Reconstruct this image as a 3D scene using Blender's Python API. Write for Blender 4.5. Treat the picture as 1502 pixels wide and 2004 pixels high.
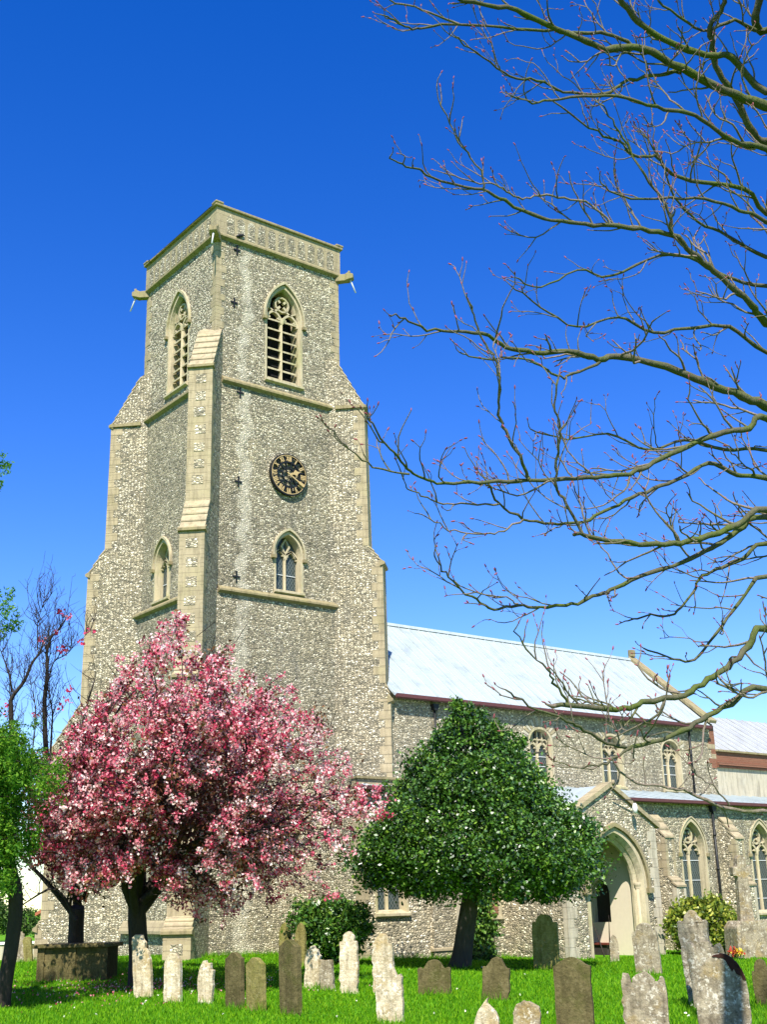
import bpy, math, random
import numpy as np
from mathutils import Vector, Matrix
from mathutils.geometry import tessellate_polygon

for o in list(bpy.data.objects): bpy.data.objects.remove(o)
SC = bpy.context.scene
COL = SC.collection
rnd = random.Random(7)
NR = np.random.default_rng(11)
rad = math.radians

# ------------------------------------------------------------------ camera, sky, sun, exposure
CAM = np.array([-21.623, -37.922, 1.6318]); YAW, PIT, ROL, FPX = .6662, .3105, -.0248, 2378.1772
FW = np.array([math.sin(YAW)*math.cos(PIT), math.cos(YAW)*math.cos(PIT), math.sin(PIT)])
_r = np.array([math.cos(YAW), -math.sin(YAW), 0.]); _u = np.cross(_r, FW)
RT = _r*math.cos(ROL) + _u*math.sin(ROL); UP = -_r*math.sin(ROL) + _u*math.cos(ROL)
cd = bpy.data.cameras.new('camera'); cam = bpy.data.objects.new('camera', cd); COL.objects.link(cam)
cd.sensor_fit = 'VERTICAL'; cd.sensor_height = 36; cd.lens = 36*FPX/2004; cd.clip_start = .1; cd.clip_end = 6000
M4 = Matrix.Identity(4)
for i in range(3):
    M4[i][0], M4[i][1], M4[i][2], M4[i][3] = RT[i], UP[i], -FW[i], CAM[i]
cam.matrix_world = M4
SC.camera = cam

SUN_HEADING, SUN_EL = rad(220), rad(50)      # heading clockwise from +Y (north)
W = bpy.data.worlds.new('World'); SC.world = W; W.use_nodes = True
nt = W.node_tree; bg = nt.nodes['Background']
sky = nt.nodes.new('ShaderNodeTexSky'); sky.sky_type = 'NISHITA'; sky.sun_disc = False
sky.sun_elevation = SUN_EL; sky.sun_rotation = SUN_HEADING
sky.air_density = 1.0; sky.dust_density = .1; sky.ozone_density = 3.0
sm = nt.nodes.new('ShaderNodeVectorMath'); sm.operation = 'SCALE'; sm.inputs['Scale'].default_value = .125
gm = nt.nodes.new('ShaderNodeGamma'); gm.inputs[1].default_value = 1.03
sm2 = nt.nodes.new('ShaderNodeVectorMath'); sm2.operation = 'SCALE'; sm2.inputs['Scale'].default_value = 8.8
hs = nt.nodes.new('ShaderNodeHueSaturation'); hs.inputs['Saturation'].default_value = 1.38; hs.inputs['Hue'].default_value = .522; hs.inputs['Value'].default_value = .93
nt.links.new(sky.outputs[0], sm.inputs[0]); nt.links.new(sm.outputs[0], gm.inputs[0]); nt.links.new(gm.outputs[0], sm2.inputs[0]); nt.links.new(sm2.outputs[0], hs.inputs['Color']); nt.links.new(hs.outputs[0], bg.inputs[0])
bg.inputs[1].default_value = .12
sd = bpy.data.lights.new('sun', 'SUN'); sd.energy = 5.0; sd.angle = rad(.5); sd.color = (1, .95, .86)
sun = bpy.data.objects.new('sun', sd); COL.objects.link(sun)
sv = Vector((math.sin(SUN_HEADING)*math.cos(SUN_EL), math.cos(SUN_HEADING)*math.cos(SUN_EL), math.sin(SUN_EL)))
sun.rotation_euler = sv.to_track_quat('Z', 'Y').to_euler()
SC.view_settings.view_transform = 'Standard'; SC.view_settings.look = 'None'
SC.view_settings.exposure = .98; SC.view_settings.gamma = 1
SC.cycles.max_bounces = 6; SC.cycles.transparent_max_bounces = 6

def ray(u, v): return FW + RT*(u-751)/FPX - UP*(v-1002)/FPX
def at(u, v, depth): return Vector(CAM + ray(u, v)*depth)
def hgt(x, y):
    b = .5*math.exp(-((x+1)**2 + (y-.5)**2)/90.)
    return -.45 + b
def onground(u, v):
    d = ray(u, v); t = 10.
    for _ in range(60):
        p = CAM + d*t; t = t + (hgt(p[0], p[1]) - p[2])/d[2]*.5
    p = CAM + d*t
    return Vector((p[0], p[1], hgt(p[0], p[1])))
def depth_of(p): return float((np.array(p)-CAM) @ FW)

# ------------------------------------------------------------------ materials
def mat(name, rough=.85, spec=.2):
    m = bpy.data.materials.new(name); m.use_nodes = True
    b = m.node_tree.nodes['Principled BSDF']; b.inputs['Roughness'].default_value = rough
    b.inputs['Specular IOR Level'].default_value = spec
    return m, m.node_tree, b
def node(t, typ, **kw):
    n = t.nodes.new(typ)
    for k, v in kw.items():
        if k in n.inputs.keys(): n.inputs[k].default_value = v
        else: setattr(n, k, v)
    return n
def ramp(t, fac, stops, interp='LINEAR'):
    r = t.nodes.new('ShaderNodeValToRGB'); r.color_ramp.interpolation = interp
    e = r.color_ramp.elements
    while len(e) > 1: e.remove(e[-1])
    e[0].position = stops[0][0]; e[0].color = (*stops[0][1], 1)
    for p, c in stops[1:]:
        x = e.new(p); x.color = (*c, 1)
    t.links.new(fac, r.inputs[0]); return r.outputs[0]
def mix(t, fac, a, b, mode='MIX'):
    m = t.nodes.new('ShaderNodeMix'); m.data_type = 'RGBA'; m.blend_type = mode
    for s, v in ((m.inputs[0], fac), (m.inputs[6], a), (m.inputs[7], b)):
        if isinstance(v, (int, float)): s.default_value = v
        elif isinstance(v, tuple): s.default_value = (*v, 1)
        else: t.links.new(v, s)
    return m.outputs[2]
def math_(t, op, a, b=0., clamp=False):
    m = t.nodes.new('ShaderNodeMath'); m.operation = op; m.use_clamp = clamp
    for s, v in ((m.inputs[0], a), (m.inputs[1], b)):
        if isinstance(v, (int, float)): s.default_value = v
        else: t.links.new(v, s)
    return m.outputs[0]
def coords(t, scale=(1, 1, 1), kind='Object'):
    tc = t.nodes.new('ShaderNodeTexCoord'); mp = t.nodes.new('ShaderNodeMapping')
    mp.inputs['Scale'].default_value = scale
    t.links.new(tc.outputs[kind], mp.inputs[0]); return mp.outputs[0]
def noise(t, vec, scale, detail=4, rough=.6):
    n = node(t, 'ShaderNodeTexNoise', Scale=scale, Detail=detail, Roughness=rough)
    t.links.new(vec, n.inputs['Vector']); return n.outputs['Fac']
def bump(t, b, h, strength, dist):
    n = node(t, 'ShaderNodeBump', Strength=strength, Distance=dist)
    t.links.new(h, n.inputs['Height']); t.links.new(n.outputs[0], b.inputs['Normal'])

def flint(name, scale=7.5, bright=1.0, mortar_shade=(.34, .31, .24), wm=.55, streak=False):
    m, t, b = mat(name, .75, .3)
    v = coords(t, (1, 1, 1.5))
    nz = node(t, 'ShaderNodeTexNoise', Scale=2.2, Detail=2); t.links.new(v, nz.inputs['Vector'])
    add = t.nodes.new('ShaderNodeMixRGB'); add.blend_type = 'ADD'; add.inputs[0].default_value = .12
    t.links.new(v, add.inputs[1]); t.links.new(nz.outputs['Color'], add.inputs[2])
    vo = node(t, 'ShaderNodeTexVoronoi', Scale=scale, Randomness=.8); t.links.new(add.outputs[0], vo.inputs['Vector'])
    ve = node(t, 'ShaderNodeTexVoronoi', Scale=scale, Randomness=.8); ve.feature = 'DISTANCE_TO_EDGE'
    t.links.new(add.outputs[0], ve.inputs['Vector'])
    sp = t.nodes.new('ShaderNodeSeparateColor'); t.links.new(vo.outputs['Color'], sp.inputs[0])
    k = bright
    col = ramp(t, sp.outputs[0], [(0, (.11, .11, .09)), (.12, (.20, .19, .15)), (.28, (.30, .28, .215)), (.45, (.37*k, .335*k, .25*k)), (.62, (.46*k, .425*k, .33*k)), (.84, (.60*k, .57*k, .47*k)), (1, (.78*k, .76*k, .67*k))])
    big = noise(t, v, .5, 5)
    edge = math_(t, 'ADD', ve.outputs['Distance'], math_(t, 'MULTIPLY', math_(t, 'SUBTRACT', .5, big), .12))
    mm = ramp(t, edge, [(.05, (1, 1, 1)), (.17, (0, 0, 0))])
    fine = noise(t, v, 14, 3)
    mort_shade = mix(t, fine, tuple(c*.5 for c in mortar_shade), mortar_shade)  # mortar colour, darkened to paint in the shadow between cobbles
    col = mix(t, math_(t, 'MULTIPLY', mm, wm), col, mort_shade)
    cz = t.nodes.new('ShaderNodeSeparateXYZ'); t.links.new(add.outputs[0], cz.inputs[0])
    cw = math_(t, 'ABSOLUTE', math_(t, 'SUBTRACT', math_(t, 'FRACT', math_(t, 'MULTIPLY', cz.outputs[2], 4.3)), .5))
    cl = math_(t, 'MULTIPLY', math_(t, 'GREATER_THAN', cw, .38), math_(t, 'MULTIPLY', noise(t, v, 1.3, 3), .75))
    col = mix(t, cl, col, (.12, .115, .09))
    tone = ramp(t, noise(t, v, .32, 6, .65), [(.3, (.80, .76, .67)), (.5, (1.10, 1.03, .89)), (.72, (1.24, 1.15, .96))])
    col = mix(t, 1., col, tone, 'MULTIPLY')
    rs = noise(t, coords(t, (.7, .7, .16)), 2.2, 5)
    col = mix(t, ramp(t, rs, [(.56, (0, 0, 0)), (.72, (.5, .5, .5))]), col, (.13, .125, .10))
    if streak:   # lime wash of a repaired crack running down the south face
        ps = t.nodes.new('ShaderNodeSeparateXYZ'); t.links.new(coords(t), ps.inputs[0])
        wob = math_(t, 'MULTIPLY', math_(t, 'SUBTRACT', noise(t, coords(t, (.2, .2, 1)), .9, 5), .5), 1.7)
        dx = math_(t, 'ABSOLUTE', math_(t, 'SUBTRACT', math_(t, 'ADD', ps.outputs[0], wob), 1.35))
        zf = math_(t, 'MULTIPLY', math_(t, 'SUBTRACT', 23.5, ps.outputs[2]), .004)
        msk = math_(t, 'MULTIPLY', math_(t, 'SUBTRACT', math_(t, 'ADD', .30, zf), dx), 6, True)
        so = math_(t, 'LESS_THAN', ps.outputs[1], .05)
        msk = math_(t, 'MULTIPLY', math_(t, 'MULTIPLY', msk, so), ramp(t, noise(t, v, 1.7, 6, .7), [(.36, (.12, .12, .12)), (.6, (.6, .6, .6))]))
        col = mix(t, msk, col, (.62, .57, .44))
    t.links.new(col, b.inputs['Base Color'])
    h = ramp(t, ve.outputs['Distance'], [(0, (0, 0, 0)), (.22, (.85, .85, .85)), (.5, (1, 1, 1))])
    bump(t, b, h, .75, .045)
    return m
def stone(name, a, c, joints=.33, lichen=(.35, .33, .16), jd=.5, sc=3.):
    m, t, b = mat(name, .9, .15)
    v = coords(t)
    col = mix(t, noise(t, v, sc, 8, .7), a, c)
    col = mix(t, ramp(t, noise(t, v, 1.1, 5), [(.5, (0, 0, 0)), (.68, (.75, .75, .75))]), col, lichen)
    col = mix(t, ramp(t, noise(t, v, 9, 4), [(.6, (0, 0, 0)), (.75, (.55, .55, .55))]), col, tuple(x*.45 for x in a))
    col = mix(t, ramp(t, noise(t, coords(t, (5, 5, .7)), 1.3, 6, .7), [(.46, (0, 0, 0)), (.7, (.7, .7, .7))]), col, tuple(x*.42 for x in c))
    if joints:
        ps = t.nodes.new('ShaderNodeSeparateXYZ'); t.links.new(v, ps.inputs[0])
        zz = math_(t, 'ADD', ps.outputs[2], math_(t, 'MULTIPLY', noise(t, v, 3, 2), .03))
        f = math_(t, 'ABSOLUTE', math_(t, 'SUBTRACT', math_(t, 'FRACT', math_(t, 'DIVIDE', zz, joints)), .5))
        j = math_(t, 'MULTIPLY', math_(t, 'GREATER_THAN', f, .465), jd)
        col = mix(t, j, col, tuple(x*.22 for x in a))
        fl = t.nodes.new('ShaderNodeTexWhiteNoise'); fl.noise_dimensions = '1D'
        t.links.new(math_(t, 'FLOOR', math_(t, 'ADD', math_(t, 'DIVIDE', zz, joints), .5)), fl.inputs['W'])
        col = mix(t, math_(t, 'MULTIPLY', fl.outputs['Value'], .35), col, tuple(x*.6 for x in c))
    t.links.new(col, b.inputs['Base Color']); bump(t, b, noise(t, v, 22, 5), .5, .02)
    return m
def plain(name, c, rough=.6, var=.25, spec=.3, metal=0., sc=6, kind='Object', bs=.2):
    m, t, b = mat(name, rough, spec); v = coords(t, kind=kind)
    t.links.new(mix(t, noise(t, v, sc, 6), tuple(x*(1-var) for x in c), tuple(min(1, x*(1+var)) for x in c)), b.inputs['Base Color'])
    b.inputs['Metallic'].default_value = metal
    bump(t, b, noise(t, v, sc*5, 4), bs, .01)
    return m
def grave(name, a, c, spots, moss, amt=.5):
    m, t, b = mat(name, .92, .12)
    tc = t.nodes.new('ShaderNodeTexCoord'); oi = t.nodes.new('ShaderNodeObjectInfo')
    ad = t.nodes.new('ShaderNodeVectorMath'); ad.operation = 'ADD'
    mu = math_(t, 'MULTIPLY', oi.outputs['Random'], 37.)
    t.links.new(tc.outputs['Object'], ad.inputs[0]); t.links.new(mu, ad.inputs[1]); v = ad.outputs[0]
    col = mix(t, ramp(t, noise(t, v, 4.5, 9, .75), [(.36, (0, 0, 0)), (.64, (1, 1, 1))]), a, c)
    st = t.nodes.new('ShaderNodeMapping'); st.inputs['Scale'].default_value = (6, 6, .9); t.links.new(v, st.inputs[0])
    col = mix(t, ramp(t, noise(t, st.outputs[0], 1.6, 5), [(.48, (0, 0, 0)), (.7, (.6, .6, .6))]), col, tuple(x*.45 for x in a))
    col = mix(t, ramp(t, noise(t, v, 2.2, 5), [(.52, (0, 0, 0)), (.66, (.8, .8, .8))]), col, moss)
    ls = math_(t, 'ADD', noise(t, v, 13, 8, .72), math_(t, 'MULTIPLY', noise(t, v, 3.1, 4), .45))
    col = mix(t, ramp(t, ls, [(.78, (0, 0, 0)), (.86, (amt, amt, amt))]), col, spots)
    col = mix(t, ramp(t, noise(t, v, 21, 7, .7), [(.56, (0, 0, 0)), (.66, (.65, .65, .65))]), col, tuple(x*.35 for x in a))
    ps = t.nodes.new('ShaderNodeSeparateXYZ'); t.links.new(tc.outputs['Object'], ps.inputs[0])
    row = math_(t, 'ABSOLUTE', math_(t, 'SUBTRACT', math_(t, 'FRACT', math_(t, 'MULTIPLY', ps.outputs[2], 11.)), .5))
    col = mix(t, math_(t, 'MULTIPLY', math_(t, 'MULTIPLY', math_(t, 'GREATER_THAN', row, .3), math_(t, 'GREATER_THAN', noise(t, v, 24, 2), .52)), .22), col, tuple(x*.5 for x in a))
    t.links.new(col, b.inputs['Base Color']); bump(t, b, noise(t, v, 16, 6), .7, .03)
    return m
def leafmat(name, stops, rough=.5, trans=.3, spec=.4):
    m, t, b = mat(name, rough, spec)
    at_ = t.nodes.new('ShaderNodeAttribute'); at_.attribute_name = 'tint'
    col = ramp(t, at_.outputs['Fac'], stops); t.links.new(col, b.inputs['Base Color'])
    tr = t.nodes.new('ShaderNodeBsdfTranslucent'); t.links.new(col, tr.inputs[0])
    ms = t.nodes.new('ShaderNodeMixShader'); ms.inputs[0].default_value = trans
    t.links.new(b.outputs[0], ms.inputs[1]); t.links.new(tr.outputs[0], ms.inputs[2])
    t.links.new(ms.outputs[0], t.nodes['Material Output'].inputs[0])
    return m
def bark(name, a, c, moss=None, sc=8):
    m, t, b = mat(name, .9, .15); v = coords(t, (1, 1, .35))
    col = mix(t, noise(t, v, sc, 8, .7), a, c)
    if moss: col = mix(t, ramp(t, noise(t, coords(t), 2.3, 5), [(.45, (0, 0, 0)), (.62, (.85, .85, .85))]), col, moss)
    t.links.new(col, b.inputs['Base Color']); bump(t, b, noise(t, v, sc*3, 6), .8, .03)
    return m

M = {}
M['flint'] = flint('flint_tower', 11.2, 1.0, (.16, .15, .115), .8, streak=True)
M['flint2'] = flint('flint_nave', 10.6, .95, (.25, .23, .175), .85)
M['flint3'] = flint('flint_porch', 8.2, 1.08, (.30, .275, .21), .8)
M['lime'] = stone('limestone', (.43, .36, .23), (.34, .28, .17), lichen=(.38, .33, .18))
M['limew'] = stone('window_limestone', (.52, .44, .29), (.38, .33, .21), 0)
M['mould'] = stone('mossy_limestone', (.34, .28, .16), (.20, .17, .09), 0, (.26, .23, .10))
M['render'] = stone('old_render', (.52, .46, .33), (.38, .34, .25), 0, (.45, .42, .33), sc=5)
M['plaster'] = plain('cream_plaster', (.62, .54, .40), .9, .08)
def glassmat():
    m, t, b = mat('leaded_glass', .3, .35); v = coords(t)
    s = t.nodes.new('ShaderNodeSeparateXYZ'); t.links.new(v, s.inputs[0])
    h = math_(t, 'ADD', s.outputs[0], s.outputs[1])
    l = None
    for sg in (1, -1):
        f = math_(t, 'ABSOLUTE', math_(t, 'SUBTRACT', math_(t, 'FRACT', math_(t, 'MULTIPLY', math_(t, 'ADD', math_(t, 'MULTIPLY', h, 1.5), math_(t, 'MULTIPLY', s.outputs[2], sg)), 5.)), .5))
        g = math_(t, 'GREATER_THAN', f, .41); l = g if l is None else math_(t, 'MAXIMUM', l, g)
    wn = noise(t, v, 9, 2)
    t.links.new(mix(t, l, mix(t, wn, (.012, .022, .022), (.04, .06, .058)), (.11, .125, .12)), b.inputs['Base Color'])
    bump(t, b, noise(t, v, 12, 3), .4, .02)
    return m
M['glass'] = glassmat()
M['dark'] = plain('interior_shade_black', (.012, .012, .012), 1, .2)  # near-black base colour stands in for the unlit tower interior
def leadmat(name, a, c):
    m, t, b = mat(name, .42, .4)
    v = coords(t, (3, .25, .25))
    col = mix(t, noise(t, v, 1.6, 6), a, c)
    col = mix(t, ramp(t, noise(t, coords(t), 1.3, 6), [(.5, (0, 0, 0)), (.75, (.5, .5, .5))]), col, tuple(x*.62 for x in a))
    col = mix(t, ramp(t, noise(t, coords(t, (9, .3, .3)), 1.2, 6, .7), [(.5, (0, 0, 0)), (.72, (.55, .55, .55))]), col, tuple(x*.66 for x in a))
    t.links.new(col, b.inputs['Base Color']); b.inputs['Metallic'].default_value = .1
    bump(t, b, noise(t, coords(t), 1.8, 4), .3, .06); return m
M['lead'] = leadmat('lead_roof', (.33, .385, .39), (.44, .49, .49))
M['lead2'] = leadmat('chancel_lead', (.33, .34, .33), (.46, .47, .455))
def brickmat():
    m, t, b = mat('red_brick', .9, .15)
    ps = t.nodes.new('ShaderNodeSeparateXYZ'); t.links.new(coords(t), ps.inputs[0])
    cb = t.nodes.new('ShaderNodeCombineXYZ'); t.links.new(math_(t, 'ADD', ps.outputs[0], ps.outputs[1]), cb.inputs[0]); t.links.new(ps.outputs[2], cb.inputs[1])
    br = node(t, 'ShaderNodeTexBrick', Scale=1.); t.links.new(cb.outputs[0], br.inputs['Vector'])
    br.inputs['Color1'].default_value = (.15, .045, .028, 1); br.inputs['Color2'].default_value = (.24, .085, .05, 1)
    br.inputs['Mortar'].default_value = (.22, .16, .11, 1); br.inputs['Brick Width'].default_value = .23; br.inputs['Row Height'].default_value = .075; br.inputs['Mortar Size'].default_value = .008
    t.links.new(mix(t, noise(t, coords(t), 3, 5), br.outputs[0], (.20, .10, .06)), b.inputs['Base Color']); return m
M['brick'] = brickmat()
M['iron'] = plain('black_iron', (.012, .013, .013), .45, .3)
M['gutter'] = plain('maroon_gutter', (.10, .035, .035), .5, .3)
M['gold'] = plain('gilt_paint', (.46, .33, .15), .55, .4, .4, .1, sc=20)
M['white'] = plain('white_paint', (.82, .80, .75), .6, .05)
M['pipe'] = plain('pale_pipe', (.6, .62, .62), .4, .1)
M['wood'] = plain('red_brown_wood', (.13, .03, .02), .6, .3)
M['oak'] = plain('dark_oak', (.035, .03, .026), .7, .4)
M['tile'] = plain('red_pantile', (.32, .10, .05), .8, .3)
M['pale'] = grave('pale_lichen_stone', (.33, .265, .155), (.64, .55, .38), (.74, .68, .54), (.36, .26, .11), .8)
M['grey'] = grave('grey_lichen_stone', (.155, .125, .08), (.38, .325, .22), (.60, .55, .43), (.28, .20, .075), .8)
M['brown'] = grave('olive_brown_stone', (.075, .062, .024), (.145, .118, .05), (.22, .19, .09), (.07, .07, .018), .35)
M['green'] = grave('green_algae_stone', (.15, .13, .035), (.26, .22, .08), (.32, .28, .14), (.13, .135, .025), .35)
M['moss'] = plain('black_moss', (.045, .02, .014), 1, .5, .1, sc=14, bs=.8)
M['barkdark'] = bark('dark_bark', (.018, .014, .012), (.07, .055, .045))
M['barkholly'] = bark('holly_bark', (.03, .025, .02), (.09, .08, .065))
M['barkbare'] = bark('mossy_bark', (.03, .029, .016), (.16, .15, .09), (.075, .105, .015), 14)
M['twig'] = bark('twig_bark', (.075, .055, .038), (.36, .29, .23), (.10, .11, .035), 26)
M['bud'] = plain('red_bud', (.22, .05, .06), .5, .4)
M['blossom'] = leafmat('pink_blossom', [(0, (.28, .012, .045)), (.3, (.56, .055, .12)), (.58, (.80, .21, .28)), (.82, (.92, .50, .51)), (1, (.95, .80, .76))], .7, .42, .1)
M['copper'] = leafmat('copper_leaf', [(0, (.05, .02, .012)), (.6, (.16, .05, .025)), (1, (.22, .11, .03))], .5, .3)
M['holly'] = leafmat('holly_leaf', [(0, (.008, .03, .004)), (.45, (.034, .10, .008)), (.8, (.085, .19, .014)), (1, (.18, .30, .03))], .38, .13, .7)
M['rhodo'] = leafmat('shrub_leaf', [(0, (.02, .06, .008)), (.5, (.05, .14, .015)), (1, (.16, .26, .03))], .38, .22, .5)
M['yellowleaf'] = leafmat('yellow_green_leaf', [(0, (.05, .10, .01)), (.5, (.16, .22, .02)), (1, (.42, .42, .06))], .4, .25, .4)
M['feather'] = leafmat('feathery_leaf', [(0, (.02, .10, .006)), (.5, (.075, .22, .012)), (1, (.21, .38, .025))], .6, .45, .2)
M['hedge'] = leafmat('hedge_leaf', [(0, (.015, .05, .01)), (1, (.10, .17, .03))], .6, .2, .2)
M['blade'] = leafmat('grass_blade', [(0, (.04, .15, .003)), (.6, (.11, .31, .004)), (1, (.22, .40, .008))], .6, .4, .15)
M['red'] = leafmat('red_petal', [(0, (.35, .03, .02)), (1, (.6, .1, .05))], .6, .3, .2)
M['yellow'] = leafmat('yellow_petal', [(0, (.75, .5, .02)), (1, (.85, .75, .1))], .6, .3, .2)
M['daisy'] = leafmat('daisy_petal', [(0, (.8, .8, .75)), (1, (.85, .82, .5))], .6, .3, .2)
def groundmat():
    m, t, b = mat('mown_grass', .95, .1); v = coords(t)
    col = ramp(t, noise(t, v, 5, 8, .75), [(.25, (.025, .10, .003)), (.5, (.08, .25, .003)), (.75, (.16, .33, .004))])
    col = mix(t, ramp(t, noise(t, coords(t, (1, 2.2, 1)), .35, 5), [(.4, (0, 0, 0)), (.7, (.6, .6, .6))]), col, (.17, .33, .005))
    col = mix(t, ramp(t, noise(t, v, 1.6, 5), [(.54, (0, 0, 0)), (.68, (.7, .7, .7))]), col, (.025, .11, .006))
    col = mix(t, ramp(t, noise(t, coords(t, (.6, 1.2, 1)), .8, 6), [(.60, (0, 0, 0)), (.72, (.55, .55, .55))]), col, (.20, .24, .03))
    t.links.new(col, b.inputs['Base Color']); bump(t, b, noise(t, v, 30, 5), .9, .05); return m
M['grass'] = groundmat()

# ------------------------------------------------------------------ mesh helpers
class MB:
    def __init__(s): s.v = []; s.f = []; s.m = []; s.mats = []; s.sm = []
    def mi(s, m):
        if m not in s.mats: s.mats.append(m)
        return s.mats.index(m)
    def face(s, pts, m, smooth=False):
        i = len(s.v); s.v += [tuple(p) for p in pts]; s.f.append(tuple(range(i, i+len(pts)))); s.m.append(s.mi(m)); s.sm.append(smooth)
    def box(s, x0, x1, y0, y1, z0, z1, m, T=None):
        T = T or (lambda a, b, c: (a, b, c))
        P = [T(x, y, z) for x in (x0, x1) for y in (y0, y1) for z in (z0, z1)]
        i = len(s.v); s.v += [tuple(p) for p in P]; k = s.mi(m)
        for q in ((0, 1, 3, 2), (4, 6, 7, 5), (0, 4, 5, 1), (2, 3, 7, 6), (0, 2, 6, 4), (1, 5, 7, 3)):
            s.f.append(tuple(i+a for a in q)); s.m.append(k); s.sm.append(False)
    def prism(s, poly, T, d0, d1, m, mside=None, caps=True):
        """poly list of (a,b); T(a,b,d) -> 3D"""
        mside = mside or m; n = len(poly)
        A = [T(a, b, d0) for a, b in poly]; B = [T(a, b, d1) for a, b in poly]
        if caps:
            tri = tessellate_polygon([[Vector((a, b, 0)) for a, b in poly]])
            for q in tri: s.face([A[i] for i in q], m); s.face([B[i] for i in q], m)
        for i in range(n):
            j = (i+1) % n; s.face([A[i], A[j], B[j], B[i]], mside)
    def tube(s, pts, rr, m, sides=6, cap=True):
        pts = [Vector(p) for p in pts]; n = len(pts)
        base = len(s.v); k = s.mi(m); prev = None
        for i in range(n):
            d = (pts[min(i+1, n-1)] - pts[max(i-1, 0)])
            if d.length < 1e-9: d = Vector((0, 0, 1))
            d.normalize()
            if prev is None:
                a = d.cross(Vector((.31, .17, .93)));
                if a.length < 1e-3: a = d.cross(Vector((1, 0, 0)))
            else: a = prev - d*prev.dot(d)
            a.normalize(); prev = a; b = d.cross(a)
            for q in range(sides):
                w = 2*math.pi*q/sides
                s.v.append(tuple(pts[i] + (a*math.cos(w) + b*math.sin(w))*rr[i]))
        for i in range(n-1):
            for q in range(sides):
                q2 = (q+1) % sides
                s.f.append((base+i*sides+q, base+i*sides+q2, base+(i+1)*sides+q2, base+(i+1)*sides+q)); s.m.append(k); s.sm.append(True)
        if cap:
            s.f.append(tuple(base+q for q in range(sides))); s.m.append(k); s.sm.append(False)
            s.f.append(tuple(base+(n-1)*sides+q for q in range(sides))); s.m.append(k); s.sm.append(False)
    def build(s, name, parent=None, bevel=0, recalc=True):
        me = bpy.data.meshes.new(name); me.from_pydata(s.v, [], s.f)
        for m in s.mats: me.materials.append(m)
        me.polygons.foreach_set('material_index', s.m); me.polygons.foreach_set('use_smooth', s.sm)
        if recalc:
            import bmesh
            bm = bmesh.new(); bm.from_mesh(me); bmesh.ops.remove_doubles(bm, verts=bm.verts, dist=1e-5)
            bmesh.ops.recalc_face_normals(bm, faces=bm.faces); bm.to_mesh(me); bm.free()
        me.update()
        o = bpy.data.objects.new(name, me); COL.objects.link(o)
        if parent: o.parent = parent
        if bevel:
            bv = o.modifiers.new('b', 'BEVEL'); bv.width = bevel; bv.segments = 2; bv.limit_method = 'ANGLE'
        return o
def empty(name, loc=(0, 0, 0)):
    o = bpy.data.objects.new(name, None); COL.objects.link(o); o.location = loc; return o
def tag(o, label=None, cat=None, group=None, kind=None):
    if label: o['label'] = label
    if cat: o['category'] = cat
    if group: o['group'] = group
    if kind: o['kind'] = kind
    return o
def frame(O, U, N):
    O, U, N = Vector(O), Vector(U).normalized(), Vector(N).normalized(); Z = Vector((0, 0, 1))
    return lambda u, z, d=0.: O + U*u + Z*z + N*d
def panel(mb, F, outer, holes, m, d=0.):
    loops = [[Vector((a, b, 0)) for a, b in outer]] + [[Vector((a, b, 0)) for a, b in h] for h in holes]
    flat = [p for l in loops for p in l]
    for q in tessellate_polygon(loops): mb.face([F(flat[i].x, flat[i].y, d) for i in q], m)
def arch(c, a, zb, zs, h, n=9):
    """outline: bottom-left, up, over, down to bottom-right. a half width, h rise"""
    return [(c-a, zb)] + arcpts(c, a, zs, h, n) + [(c+a, zb)]
def arcpts(c, a, zs, h, n=9):
    L = []
    if h >= a:
        R = (a*a+h*h)/(2*a); e = math.asin(min(1, h/R))
        L = [(c-a+R-R*math.cos(e*i/n), zs+R*math.sin(e*i/n)) for i in range(n+1)]
    else:
        L = [(c-a*math.cos(math.pi/2*i/n), zs+h*math.sin(math.pi/2*i/n)) for i in range(n+1)]
    return L + [(2*c-x, z) for x, z in L[-2::-1]]
def ring(mb, F, P, Q, d0, d1, m, mi=None, closed=False):
    """band between polylines P (inner) and Q (outer), front at d1, back at d0"""
    n = len(P)
    for i in range(n if closed else n-1):
        j = (i+1) % n
        mb.face([F(*P[i], d1), F(*P[j], d1), F(*Q[j], d1), F(*Q[i], d1)], m)
        mb.face([F(*P[i], d0), F(*P[j], d0), F(*P[j], d1), F(*P[i], d1)], mi or m)
        mb.face([F(*Q[i], d0), F(*Q[j], d0), F(*Q[j], d1), F(*Q[i], d1)], mi or m)
    if not closed:
        for i in (0, n-1): mb.face([F(*P[i], d0), F(*Q[i], d0), F(*Q[i], d1), F(*P[i], d1)], m)
def bar(mb, F, path, w, d0, d1, m, closed=False):
    n = len(path); L, R = [], []
    for i in range(n):
        if closed: p, q = path[(i-1) % n], path[(i+1) % n]
        else: p, q = path[max(0, i-1)], path[min(n-1, i+1)]
        dx, dz = q[0]-p[0], q[1]-p[1]; l = math.hypot(dx, dz) or 1
        ox, oz = -dz/l*w/2, dx/l*w/2
        L.append((path[i][0]+ox, path[i][1]+oz)); R.append((path[i][0]-ox, path[i][1]-oz))
    ring(mb, F, L, R, d0, d1, m, closed=closed)

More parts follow.
